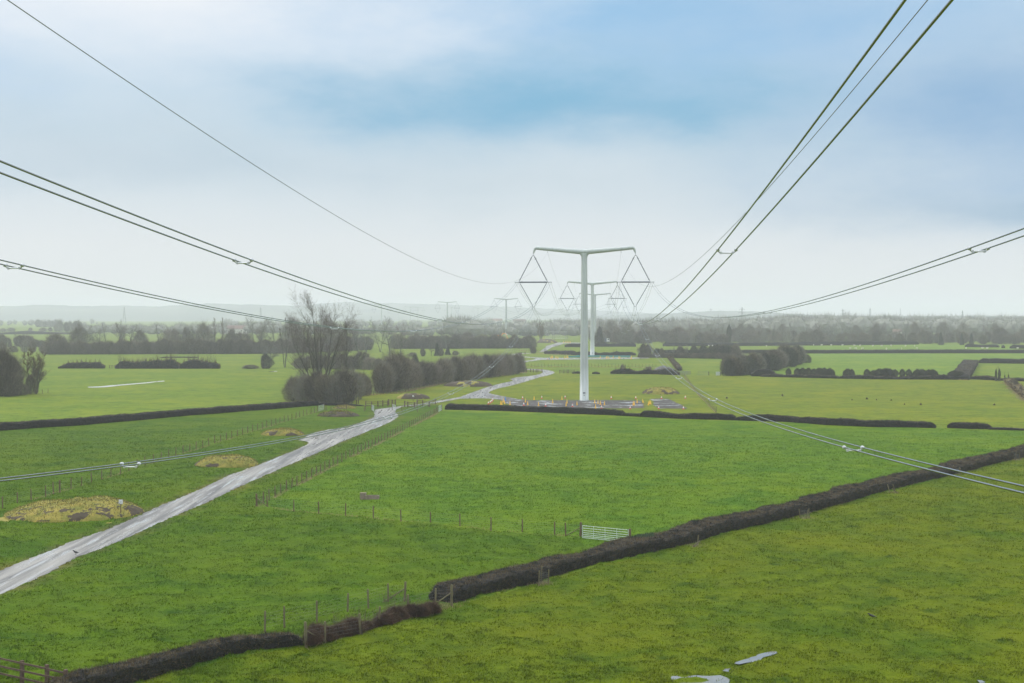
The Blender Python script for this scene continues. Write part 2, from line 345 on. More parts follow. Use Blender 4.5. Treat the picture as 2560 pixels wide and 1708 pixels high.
# ------------------------------------------------------------------ ground, tracks, pads, puddles
def z5(pts, ox, oy, k): return [(ox + x / k, oy + y / k) for x, y in pts]
TRACK = [(-30, 1438), (0, 1427), (60, 1402), (120, 1379), (190, 1350), (263, 1326), (318, 1303), (402, 1264), (453, 1244), (523, 1213), (571, 1189), (640, 1165), (702, 1140), (740, 1125),
         (765, 1113), (772, 1107), (766, 1103.5), (746, 1101), (761, 1094), (776, 1085), (800, 1079), (820, 1074), (852, 1071), (871, 1069), (893, 1060), (922, 1049), (934, 1044), (937, 1036), (934, 1031), (939, 1024),
         (986, 1017.6), (1028, 1012.5), (1061, 1009), (1094, 1003), (1149, 992.7), (1185, 980), (1215, 969), (1255, 958), (1284, 952.5), (1275, 948), (1290, 943.5), (1323, 940.5), (1340, 938), (1354, 933.6), (1358, 930.5), (1355, 927.5), (1340, 926), (1312, 924.5),
         (1309, 921.8), (1340, 922.6), (1356, 924), (1370, 925.6), (1382, 928.3), (1387, 932), (1381, 935.8), (1368, 939), (1351, 942.7), (1326, 950.5), (1298, 959), (1270, 966), (1242, 972.2), (1227, 977.5), (1222, 982), (1230, 985.5),
         (1256, 990.4), (1284, 996), (1305, 999.5), (1326, 1001), (1400, 1001), (1471, 1000.5), (1553, 1000.7), (1600, 1002), (1607, 1009), (1611, 1020), (1553, 1021.5), (1440, 1020), (1330, 1017.5), (1284, 1014.5), (1262, 1006.6), (1253, 999.5), (1225, 996.7), (1190, 996), (1149, 997), (1094, 1007), (1040, 1013.5),
         (1005, 1017), (990, 1024), (988, 1031), (995, 1037), (996, 1042), (980, 1053), (951, 1066), (911, 1082), (856, 1104), (783, 1137), (710, 1168), (655, 1192), (600, 1216), (512, 1259), (421, 1297), (322, 1343), (256, 1370), (194, 1392), (110, 1438), (37, 1471), (0, 1486), (-30, 1500)]
PAD2 = [(1624, 998), (1650, 996.5), (1671, 997.5), (1690, 1007), (1705, 1014), (1719, 1022), (1690, 1022), (1648, 1021.7), (1632, 1012), (1634, 1004)]
FARTRACK = z5([(640, 600), (750, 592), (860, 580), (960, 565), (1000, 550), (930, 535), (800, 528), (700, 505), (560, 490), (570, 465), (700, 455), (920, 445), (930, 452), (740, 468), (690, 487), (830, 513), (1000, 527), (1130, 533), (1780, 538), (1950, 534), (2200, 528), (3000, 528), (3030, 545), (2200, 562), (1780, 562), (1100, 570), (1000, 582), (860, 602), (750, 630), (660, 642)], 1200, 820, 7.129)
FARROAD = z5([(1065, 428), (1120, 385), (1180, 345), (1170, 325), (1300, 292), (1390, 262), (1490, 258), (1800, 264), (1800, 277), (1500, 278), (1400, 312), (1270, 352), (1140, 432)], 1200, 820, 7.129)
def world(poly): return [P(x, y)[:2] for x, y in poly]
def dense(poly, step, amp, seed):
    o = []; rg = np.random.default_rng(seed)
    for i in range(len(poly)):
        a = np.array(poly[i]); b = np.array(poly[(i + 1) % len(poly)]); d = np.linalg.norm(b - a); n = max(1, int(d / step))
        nrm = np.array([-(b - a)[1], (b - a)[0]]) / (d + 1e-9)
        for k in range(n):
            q = a + (b - a) * k / n
            o.append(tuple(q + nrm * (amp * (rg.random() - .5) * 2 if k else 0)))
    return o
def sheet(name, poly, z, mat):
    me = bpy.data.meshes.new(name)
    tri = geometry.tessellate_polygon([[Vector((x, y, 0)) for x, y in poly]])
    me.from_pydata([(x, y, z) for x, y in poly], [], [tuple(t) for t in tri]); me.materials.append(mat); me.update()
    for p in me.polygons:
        if p.normal.z < 0: p.flip()
    o = bpy.data.objects.new(name, me); C.objects.link(o); return tag(o, kind='structure')
TW = world(TRACK); P2W = world(PAD2); FTW = world(FARTRACK); FRW = world(FARROAD)
sheet('access_track', dense(TW, .5, .16, 1), .006, M['gravel'])['label'] = 'wet gravel access track winding to the pylons'
sheet('gravel_pad', dense(P2W, .6, .25, 2), .03, M['gravel'])['label'] = 'wet rubble pad right of the nearest pylon'
sheet('far_track', dense(FTW, 1.5, .25, 3), .04, M['gravel'])['label'] = 'gravel track and pad at the second pylon'
sheet('far_road', dense(FRW, 2, .3, 4), .05, M['gravel'])['label'] = 'pale gravel track rising past the hedges to the third pylon'
SHEETS = [TW, P2W, FTW, FRW]
PUD = [('puddle', [(1668, 1691), (1690, 1690), (1712, 1691), (1740, 1688), (1775, 1690), (1800, 1688), (1818, 1694), (1825, 1700), (1822, 1712), (1700, 1712), (1676, 1699)], 'shallow puddle at the bottom edge of the near field'),
       ('puddle', [(1836, 1659), (1850, 1652), (1872, 1646), (1893, 1637), (1915, 1631), (1941, 1628), (1943, 1633), (1928, 1639), (1905, 1646), (1890, 1653), (1866, 1657), (1848, 1661)], 'slanting strip of flood water in the near field'),
       ('puddle', [(1806, 1677), (1814, 1669), (1828, 1671), (1822, 1680)], 'small wet patch below the slanting strip of water'),
       ('puddle', [(2443, 1700), (2455, 1701), (2464, 1706), (2450, 1708)], 'tiny puddle near the bottom right corner'),
       ('puddle', [(220, 967.2), (250, 966), (270, 964), (300, 961.5), (330, 959), (362, 956.5), (390, 953.4), (410, 951.8), (412, 953.2), (370, 958), (330, 961.5), (300, 964.3), (268, 968), (240, 969), (222, 969)], 'long thin bright puddle in the left field'),
       ('puddle', [(668, 929.2), (690, 927.6), (696, 928.2), (680, 930.2)], 'faint puddle left of the tall tree clump')]
PUDW = [dense(world(q), .35 if i < 4 else 1.0, .12 if i < 4 else .25, 20 + i) for i, (_, q, _) in enumerate(PUD)]
for (nm, q, lb), pw in zip(PUD, PUDW): sheet(nm, pw, .0, M['water'])['label'] = lb
TINT = [((.110, .170, .018), None),
        ((.108, .186, .022), [(1820, 941), (2403, 948), (2447, 908), (3500, 908), (3500, 862), (2000, 862), (1900, 905)]),
        ((.112, .176, .018), [(-3000, 1077), (0, 1077), (805, 1010), (700, 1000), (560, 922), (-100, 921), (-3000, 921)]),
        ((.113, .158, .012), [(790, 1010), (1100, 1011), (2560, 1078), (4200, 1130), (4200, 950), (2560, 950), (1700, 938), (1320, 932), (930, 985)]),
        ((.052, .104, .003), [(-3000, 1400), (-3000, 1077), (0, 1077), (805, 1012), (1100, 1012), (1100, 1030), (640, 1268), (1455, 1348), (1560, 1396), (300, 1740), (-600, 2100)]),
        ((.067, .136, .006), [(1098, 1028), (2560, 1078), (4400, 1130), (3900, 800), (2560, 1143), (1820, 1334), (1500, 1420), (1455, 1347), (640, 1268)]),
        ((.068, .107, .002), [(360, 1703), (750, 1612), (1140, 1512), (1820, 1334), (2560, 1143), (3900, 800), (6000, 800), (6000, 9000), (-300, 9000)])]
def tint(x, y):
    px, py = proj(x, y); px = px + (fbm(x * .35, y * .35, 71) - .5) * 3; c = np.empty(x.shape + (3,)); c[:] = TINT[0][0]
    ok = y > 25
    for col_, poly in TINT[1:]: c[inpoly(px, py, poly) & ok] = col_
    c[(~ok)] = TINT[-1][0]
    edge = np.zeros(x.shape)
    bb = ok & (y < 330) & (py > 920)
    if bb.any():
        e = np.zeros(bb.sum()); k = F / y[bb]
        for dx, dy in ((.7, 0), (-.7, 0), (1.4, 0), (-1.4, 0), (0, .12), (0, -.12)): e += inpoly(px[bb] + dx * k, py[bb] + dy * k, TRACK)
        e = np.clip(e / 4, 0, 1) * np.clip(fbm(x[bb] * .8, y[bb] * .5, 19, 3) * 3 - .9, 0, 1) * .8
        c[bb] = c[bb] * (1 - e[:, None]) + np.array([.10, .085, .045]) * e[:, None]
    return c
def relief(x, y):
    near = np.clip((230 - y) / 120, 0, 1)
    r = (fbm(x * .55, y * .55, 5, 3) - .5) * .30 * near + (fbm(x * .16, y * .16, 9, 2) - .5) * .26 * np.clip((500 - y) / 300, 0, 1)
    r += (np.maximum(fbm(x * 1.3, y * 1.3, 15, 2) - .55, 0)) * .5 * near
    px, py = proj(x, y)
    for s in (TRACK, PAD2, FARTRACK, FARROAD):
        xs = [q[0] for q in s]; ys = [q[1] for q in s]
        bb = (px > min(xs) - 60) & (px < max(xs) + 60) & (py > min(ys) - 30) & (py < max(ys) + 30) & (y > 30)
        if not bb.any(): continue
        X, Y = px[bb], py[bb]; k = np.zeros(X.shape); pp = s
        sc_ = 1.2 * F / np.maximum(y[bb], 1)
        for dx, dy in ((0, 0), (1, 0), (-1, 0), (0, .35), (0, -.35)):
            k += inpoly(X + dx * sc_, Y + dy * sc_ * .5, pp)
        v = r[bb]; v = np.where(k > 4, np.minimum(v * .15, 0) - .06, np.where(k > 0, np.minimum(v * .35, 0), v)); r[bb] = v
    for pw in PUDW:
        a = np.array(pw); cx, cy = a.mean(0); 
        bb = (abs(x - cx) < np.ptp(a[:, 0]) + 3) & (abs(y - cy) < np.ptp(a[:, 1]) + 3)
        if bb.any():
            ins = inpoly(x[bb], y[bb], pw); v = r[bb]
            v = np.where(ins, -.045 + v * .62, v); r[bb] = v
    return r
ys = np.concatenate([[-400, -150, -40, 10, 40, 58], np.arange(66, 200, .30), 200 * (1.0165 ** np.arange(0, 236))])
us = np.linspace(-1, 1, 760)
wd = 60 + .46 * np.maximum(ys, 0) + np.where(ys < 60, 200, 0)
GX = us[None, :] * wd[:, None]; GY = np.repeat(ys[:, None], len(us), 1)
GZ = relief(GX.ravel(), GY.ravel()); GZ[GY.ravel() < 60] = 0
g = TM(); nr, nc = GX.shape
idx = np.arange(nr * nc).reshape(nr, nc); a, b, c_, d = idx[:-1, :-1], idx[:-1, 1:], idx[1:, 1:], idx[1:, :-1]
g.add(np.stack([GX.ravel(), GY.ravel(), GZ], 1), np.concatenate([np.stack([a, b, c_], -1).reshape(-1, 3), np.stack([a, c_, d], -1).reshape(-1, 3)]))
gt = tint(GX.ravel(), GY.ravel()) * np.interp(GY.ravel(), [200, 320], [1, .86])[:, None]  # far turf darkened to imitate the shading among nearer blades
go = g.build('ground', M['turf'], smooth=True, attr=gt); tag(go, 'flat green pasture of the plain', kind='structure')
del GX, GY, g
# grass: real blades in the near fields
rg = np.random.default_rng(7)
MOUNDS = [  # px centre, base row, width px, top row, height scale, kind, label
 (182, 1284, 336, 1.35, 11.5, 'g', 'long straw topped earth mound beside the small white notice'),
 (567, 1163, 156, 1.15, 7.0, 'g', 'rounded straw coloured mound between left fence and track'),
 (708, 1087, 108, .95, 6.5, 'g', 'low straw mound left of the widened track'),
 (846, 1040, 104, .95, 7.0, 'd', 'half bare green and black mound near the open track gate'),
 (860, 1021, 58, .55, 4.0, 'g', 'small low straw mound behind the half bare mound'),
 (1032, 996, 82, 1.15, 6.5, 's', 'dark bare soil mound behind the post and rail fence'),
 (1171, 965, 120, 1.5, 10.0, 's', 'long dark spoil heap beside the curve of the track'),
 (1653, 984, 94, 1.55, 8.0, 'g', 'tawny straw covered mound behind the right hand rubble pad'),
 (1660, 931, 58, 2.0, 8.0, 'r', 'grey rubble heap behind the low scrub hedge'),
 (1368, 857, 52, 2.6, 20.0, 's', 'brown grassy bank beside the far pale track')]
NB = 900000
Yb = 70 + (300 - 70) * rg.random(NB) ** 1.9
Xb = (rg.random(NB) * 2 - 1) * (.385 * Yb + 5)
px, py = proj(Xb, Yb); keep = np.ones(NB, bool)
for s in (TRACK,): keep &= ~inpoly(px, py, s)
for pw in PUDW[:4]: keep &= ~(inpoly(Xb, Yb, pw) & (rg.random(NB) < (.86 if pw is PUDW[1] else .93)))
for cx, by, wpx, h, dep, k, _ in MOUNDS[:3]:
    X0, Y0, _z = P(cx, by); wm = wpx / F * Y0; keep &= ((Xb - X0) / (wm * .5)) ** 2 + ((Yb - Y0) / (dep * .5)) ** 2 > .9
Xb, Yb = Xb[keep], Yb[keep]; n = len(Xb)
tn = fbm(Xb * 1.3, Yb * 1.3, 15, 2); t2 = fbm(Xb * .5, Yb * .5, 33, 3)
zb = relief(Xb, Yb)
Yb_fade = np.clip((300 - Yb) / 90, .25, 1)
Lb = Yb_fade * (.05 + .11 * np.clip(tn * 2 - .5, 0, 1) + .10 * np.clip(t2 - .45, 0, 1)) * (.7 + .6 * rg.random(n)) * np.clip(Yb / 110, .9, 1.4)
dirs = np.stack([rg.normal(size=n) * .55 + .25, rg.normal(size=n) * .55, np.full(n, 1.)], 1)
gb = TM(); gb.slivers(np.stack([Xb, Yb, zb - .02], 1), dirs, Lb, .035 + .03 * rg.random(n) * np.clip(Yb / 100, 1, 2), 0, rg)
tb = tint(Xb, Yb) * (0.95 + .35 * rg.random(n))[:, None]
gbo = gb.build('grass', M['blade'], attr=np.repeat(tb, 3, 0)); tag(gbo, 'short winter grass blades over the near fields', 'grass', kind='stuff')
del gb
# ------------------------------------------------------------------ earth mounds
for i, (cx, by, wpx, h, dep, k, lb) in enumerate(MOUNDS):
    X0, Y0, _z = P(cx, by); wm = wpx / F * Y0; r_ = np.random.default_rng(100 + i)
    nx, ny = (90, 60) if i < 4 else (56, 36)
    u = np.linspace(-1, 1, nx); v = np.linspace(-1, 1, ny); U, V = np.meshgrid(u, v)
    ang = np.arctan2(V, U); rad = np.hypot(U, V) / (1 - .16 * (fbm(np.cos(ang) * 1.5 + 9, np.sin(ang) * 1.5 + i * 3, 50 + i) - .3))
    prof = np.clip(1 - rad ** 3.2, 0, 1) ** .8
    X = X0 + U * wm * .53; Y = Y0 + V * dep * .53
    Z = prof * h * (.72 + .5 * fbm(U * 2 + i * 7, V * 1.6, 60 + i)) + (fbm(X * 1.4, Y * 1.4, 61, 3) - .5) * .28 * np.clip(prof * 3, 0, 1) - .07 * (rad > .98)
    if i == 0: Z *= np.interp(U, [-1, -.4, .3, 1], [.62, .85, 1.1, 1])
    t = TM(); q = np.arange(nx * ny).reshape(ny, nx); a, b, c_, d = q[:-1, :-1], q[:-1, 1:], q[1:, 1:], q[1:, :-1]
    f = np.concatenate([np.stack([a, b, c_], -1).reshape(-1, 3), np.stack([a, c_, d], -1).reshape(-1, 3)])
    vv = np.stack([X.ravel(), Y.ravel(), Z.ravel()], 1); cen = vv[f].mean(1); e1 = vv[f[:, 1]] - vv[f[:, 0]]; e2 = vv[f[:, 2]] - vv[f[:, 0]]
    nn = np.cross(e1, e2); steep = nn[:, 2] / (np.linalg.norm(nn, axis=1) + 1e-9)
    bare = (fbm(cen[:, 0] * .7, cen[:, 1] * .7 + cen[:, 2], 77, 3) > (.56 if k == 'g' else .44)) & (steep < (.93 if k == 'g' else .97)) & (cen[:, 2] > .04)
    mi = {'g': np.where(bare, 1, 0), 'd': np.where(bare, 1, 2), 's': np.where(fbm(cen[:, 0] * .5, cen[:, 1] * .5, 88, 3) > .62, 0, 1), 'r': np.full(len(f), 3)}[k]
    t.add(vv, f, mi)
    if k in 'gd':     # straw and grass tufts
        nt = 9000 if i == 0 else 4500 if i < 4 else 2600
        fi = r_.integers(0, len(f), nt); ok = (~bare[fi]) & (cen[fi, 2] > .0); pt = cen[fi][ok] + r_.normal(size=(ok.sum(), 3)) * [.08, .08, 0]
        t.slivers(pt, r_.normal(size=(len(pt), 3)) * .6 + [0, 0, .8], .10 + .22 * r_.random(len(pt)), .04 + (.04 if i > 2 else .01), np.where(r_.random(len(pt)) < .78, 0, 2), r_)
    o = t.build('earth_mound' if k != 'r' else 'rubble_heap', [M['moundg'], M['soil'], M['hside'], M['stone']], smooth=False)
    tag(o, lb, 'mound' if k != 'r' else 'rubble heap', 'spoil mounds along the track')
    # origin stays at the world origin: geometry is in world metres
# ------------------------------------------------------------------ T-shaped pylons
def insulator(p0, p1, r, n, parent, name, rings=True, sheds=True):
    t = TM(); p0 = np.array(p0, float); p1 = np.array(p1, float); d = p1 - p0; Ln = np.linalg.norm(d); u = d / Ln
    if sheds:
        k = int(Ln / .14); s = np.linspace(.06, .94, k * 2); rr = np.where(np.arange(k * 2) % 2 == 0, r, r * .55)
        pts = np.concatenate([[p0], p0 + d * s[:, None], [p1]]); t.tube(pts, np.concatenate([[r * .5], rr, [r * .5]]), n)
    else:
        t.tube([p0, p0 + d * .03, p0 + d * .05, p0 + d * .95, p0 + d * .97, p1], [r * .6, r * .6, r, r, r * .6, r * .6], n)
    o = t.build(name, M['insul'], parent, smooth=True)
    if rings:
        for q in (.09, .91) if sheds else (.12, .88):
            c = p0 + d * q; a = np.cross(u, [0, 1, 0]); a /= np.linalg.norm(a); b = np.cross(u, a)
            th = np.linspace(0, 2 * math.pi, 17)
            rt = TM(); rt.tube(c + (a[None] * np.cos(th)[:, None] + b[None] * np.sin(th)[:, None]) * .30, .028, 5, cap=False)
            rt.tube([c - a * .3, c + a * .3], .02, 4)
            rt.build('grading_ring', M['bolt'], o)
    return o
def make_pylon(label, loc, rz):
    r = thing('pylon', label, 'pylon', loc, rz, 'white T-shaped pylons along the line')
    t = TM(); n = 28; zs = [0, .06, .062, 8, 16, 24, 30, 32.2, 32.75, 33.05, 33.3, 33.55]; rx = [1.06, 1.06, 1.02, .93, .84, .75, .68, .66, .70, .82, 1.05, 1.35]; ry = [1.06, 1.06, 1.02, .93, .84, .75, .68, .66, .66, .66, .64, .60]
    t.tube([(0, 0, z) for z in zs], rx, n, ry=ry) if False else None
    th = np.arange(n) * 2 * math.pi / n; v = []
    for z, a, b in zip(zs, rx, ry): v += [(a * math.cos(q), b * math.sin(q), z) for q in th]
    f = []
    for i in range(len(zs) - 1):
        for j in range(n):
            q = i * n + j; w_ = i * n + (j + 1) % n; f += [(q, w_, w_ + n), (q, w_ + n, q + n)]
    t.add(v, f); col_ = t.build('column', M['pylon'], r, smooth=True)
    b = TM(); b.tube([(0, 0, -.3), (0, 0, .07)], 1.24, 28)
    for q in range(28): b.tube([(1.14 * math.cos(q * .2244), 1.14 * math.sin(q * .2244), .05), (1.14 * math.cos(q * .2244), 1.14 * math.sin(q * .2244), .24)], .045, 6)
    b.build('base_flange', M['bolt'], r)
    b = TM(); b.box((0, -1.0, 1.9), (.5, .012, .38)); b.build('warning_plate', M['bolt'], r); b = TM(); b.box((0, -1.01, 1.35), (.22, .012, .22)); b.build('number_plate', M['bolt'], r)
    j = TM(); j.tube([(0, 0, 21.6), (0, 0, 21.66)], .785, 28, cap=False); j.build('joint_band', M['pylon'], col_)
    for s in (-1, 1):
        t = TM()
        t.tube([(-s * .55, 0, 33.84), (0, 0, 33.86), (s * 1, 0, 33.92), (s * 3, 0, 34.08), (s * 6, 0, 34.34), (s * 9, 0, 34.60), (s * 10.8, 0, 34.76), (s * 11.05, 0, 34.72), (s * 11.2, 0, 34.55), (s * 11.35, 0, 34.2), (s * 11.52, 0, 33.72), (s * 11.6, 0, 33.35)],
               [.62, .66, .66, .61, .54, .47, .42, .38, .31, .25, .17, .10], 16, ry=[.56, .58, .6, .56, .5, .45, .40, .36, .30, .25, .17, .10])
        t.build('arm', M['pylon'], r, smooth=True)
        t = TM(); t.tube([(s * 11.6, 0, 33.4), (s * 11.6, 0, 33.0)], .06, 6); t.tube([(s * 11.25, 0, 32.72), (s * 11.42, 0, 32.98), (s * 11.6, 0, 33.04), (s * 11.78, 0, 32.98), (s * 11.95, 0, 32.72)], .085, 6); t.build('yoke', M['bolt'], r)
        insulator((s * 11.32, 0, 32.8), (s * 8.35, 0, 27.1), .115, 8, r, 'insulator'); insulator((s * 11.88, 0, 32.8), (s * 14.85, 0, 27.1), .115, 8, r, 'insulator')
        insulator((s * 8.3, 0, 27.0), (s * 14.9, 0, 27.0), .16, 10, r, 'insulator', True, False)
        for q0, q1, qs in ((7.35, 8.6, (7.55, 8.05)), (14.6, 15.85, (15.05, 15.55))):
          t = TM(); t.tube([(s * q0, 0, 27.0), (s * q1, 0, 27.0)], .085, 6)
          for q in qs:
            t.tube([(s * q, 0, 27.0), (s * q, 0, 26.84)], .05, 5); t.tube([(s * q, -.35, 26.8), (s * q, .35, 26.8)], .06, 6)
          t.build('end_fitting', M['bolt'], r)
        insulator((s * 8.5, 0, 26.9), (s * 11.25, 0, 21.75), .08, 6, r, 'insulator', False, False); insulator((s * 14.7, 0, 26.9), (s * 11.75, 0, 21.75), .08, 6, r, 'insulator', False, False)
        t = TM(); t.tube([(s * 11.2, 0, 21.8), (s * 11.32, 0, 21.45), (s * 11.68, 0, 21.45), (s * 11.8, 0, 21.8)], .07, 6)
        for q in (11.25, 11.75): t.tube([(s * q, 0, 21.5), (s * q, 0, 20.94)], .05, 5); t.tube([(s * q, -.35, 20.9), (s * q, .35, 20.9)], .06, 6)
        t.build('suspension_yoke', M['bolt'], r)
        t = TM(); t.tube([(s * 8.3, 0, 34.0), (s * 8.3, 0, 33.7)], .05, 5); t.tube([(s * 8.3, -.3, 33.68), (s * 8.3, .3, 33.68)], .05, 5); t.build('earth_clamp', M['bolt'], r)
    return r
KX = .062; P1 = (16.4, 322.8)
PY = [(16.4 - KX * 350, -27.2), P1, (37.0, 655), (59.8, 1024), (-5.5, 1346), (-77, 1695), (-199, 2170), (-197, 2760), (-195, 2950), (-121, 2850), (-77, 3230)]
PL = ['', 'nearest white T-shaped pylon standing on the gravel pad', 'second white T-shaped pylon, half hidden behind the nearest column', 'third white T-shaped pylon, in line behind the second',
      'hazy white T-shaped pylon beyond the excavator, left of the nearest', 'pale T-shaped pylon above the big round tree left of centre', 'faint leftmost T-shaped pylon above the tall bare trees', 'faint T-shaped pylon just right of the leftmost one, left of its close twin', 'faint T-shaped pylon standing close right of its twin', 'faint small T-shaped pylon directly behind the pale central one', 'faintest tiny T-shaped pylon between the two pale ones']
YAW = [0, -KX, -KX, R(5), R(11), R(11), R(14), 0, 0, R(4), R(4)]
base = make_pylon(PL[1], (*P1, 0), YAW[1])
for i in range(2, len(PY)):
    o = duptree(base, (*PY[i], 0), YAW[i]); o['label'] = PL[i]
# ------------------------------------------------------------------ conductors
FITS = {'A': (-7.8, .09201, .0002617), 'B': (-15.3, .10188, .0002953), 'C': (-11.5, .1052, .0003007), 'D': (15.3, .08340, .0002347), 'E': (7.8, .09332, .0002701), 'F': (11.5, .0840, .0002330)}
LAB = {'A': ('twin cable sweeping from left edge to the inner corner of left insulator diamond', 'inner left'), 'B': ('lower twin cable from the left edge to the outer corner of left insulator diamond', 'outer left'),
       'C': ('twin cable crossing the track low down to the foot of left insulator diamond', 'lower left'), 'D': ('twin cable from the right edge to the outer corner of right insulator diamond', 'outer right'),
       'E': ('thick twin cable rising steeply to the top right above everything else', 'inner right'), 'F': ('bright twin cable dropping across the near hedge at lower right', 'lower right')}
def make_spacer():
    t = TM()
    for s in (-1, 1):
        t.tube([(s * .28, -.07, 0), (s * .28, -.05, 0), (s * .28, .05, 0), (s * .28, .07, 0)], [.03, .06, .06, .03], 8)
        t.tube([(s * .28, 0, -.02), (s * .235, 0, -.07), (s * .185, 0, -.095)], [.03, .026, .03], 6)
        t.tube([(s * .185, -.035, -.095), (s * .185, .035, -.095)], .042, 8)
    t.tube([(-.185, 0, -.095), (.185, 0, -.095)], .027, 6)
    return t
SPM = make_spacer()
_sp = SPM.build('spacer', M['spacer']); SPMESH = _sp.data; bpy.data.objects.remove(_sp)
def span(key, A, B, za_fn, label, group, rad, spos, npts=90):
    A = np.array(A); B = np.array(B); d = B - A; Ln = np.linalg.norm(d); u = d / Ln; nrm = np.array([u[1], -u[0]])
    r = thing('conductor_cable', label, 'power cable', (0, 0, 0), 0, group)
    s = np.linspace(0, 1, npts) ** 1.0
    for sd in (-1, 1):
        xy = A + d * s[:, None] + nrm * .28 * sd; t = TM()
        t.tube(np.column_stack([xy, za_fn(s * Ln)]), rad, 6); t.build('conductor', M['alu'], r, smooth=True)
    ang = math.atan2(-u[0], u[1])
    for q in spos:
        o = bpy.data.objects.new('spacer', SPMESH); C.objects.link(o); o.parent = r; xy = A + u * q; o.location = (xy[0], xy[1], float(za_fn(np.array(q)))); o.rotation_euler[2] = ang
    return r
def side(p, yaw, lat): return np.array([p[0] + math.cos(yaw) * lat, p[1] + math.sin(yaw) * lat])
ln = math.hypot(350 * KX, 350)
for k, (lat, b_, a_) in FITS.items():
    z1 = 20.9 if k in "CF" else 26.8
    A = side(PY[1], YAW[1], lat); B = side(PY[0], YAW[1], lat - (.30 if k == 'E' else 0))
    fn = lambda q, z1=z1, b_=b_, a_=a_: z1 - b_ * (q / 1.0019) + a_ * (q / 1.0019) ** 2
    span(k, A, B, fn, LAB[k][0], 'twin cables of the nearest span', .022, [322.8 - y for y in (285, 240, 197, 143, 100, 44.5, 8)])
for si in (1, 2, 3):
    for k, (lat, b_, a_) in FITS.items():
        z1 = 20.9 if k in "CF" else 26.8
        A = side(PY[si], YAW[si], lat); B = side(PY[si + 1], YAW[si + 1], lat); Ls = np.linalg.norm(B - A); a2 = 7.6 * 4 / Ls ** 2
        fn = lambda q, z1=z1, a2=a2, Ls=Ls: z1 - a2 * q * (Ls - q)
        span(k, A, B, fn, LAB[k][1] + ' twin cable hanging between the ' + ('nearest and second pylons', 'second and third pylons', 'third and fourth pylons')[si - 1], 'twin cables of the farther spans', .022, [Ls * q for q in (.1, .25, .4, .55, .7, .85)], 60)
for s, b_, a_, lb in ((-1, .11522, .00031238, 'thin single earth wire falling from the top left corner'), (1, .11847, .00031821, 'thin single earth wire rising between the steep twin cables')):
    A = side(PY[1], YAW[1], 8.4 * s); B = side(PY[0], YAW[1], 9.71 * s if s < 0 else 10.8); d = B - A; q = np.linspace(0, 1, 110); Ln = np.linalg.norm(d)
    t = TM(); t.tube(np.column_stack([A + d * q[:, None], 33.68 - b_ * q * 350 + a_ * (q * 350) ** 2]), .0125, 6); tag(t.build('earth_wire', M['earth'], smooth=True), lb, 'earth wire', 'earth wires')
    for si in (1, 2, 3):
        A2 = side(PY[si], YAW[si], 8.3 * s); B2 = side(PY[si + 1], YAW[si + 1], 8.3 * s); d = B2 - A2; Ln = np.linalg.norm(d)
        t = TM(); t.tube(np.column_stack([A2 + d * q[:, None], 33.68 - 28 * q * (1 - q)]), .016, 5)
        tag(t.build('earth_wire', M['earth'], smooth=True), ('left', 'right')[s > 0] + ' hand earth wire hanging between the ' + ('nearest and second pylons', 'second and third pylons', 'third and fourth pylons')[si - 1], 'earth wire', 'earth wires')
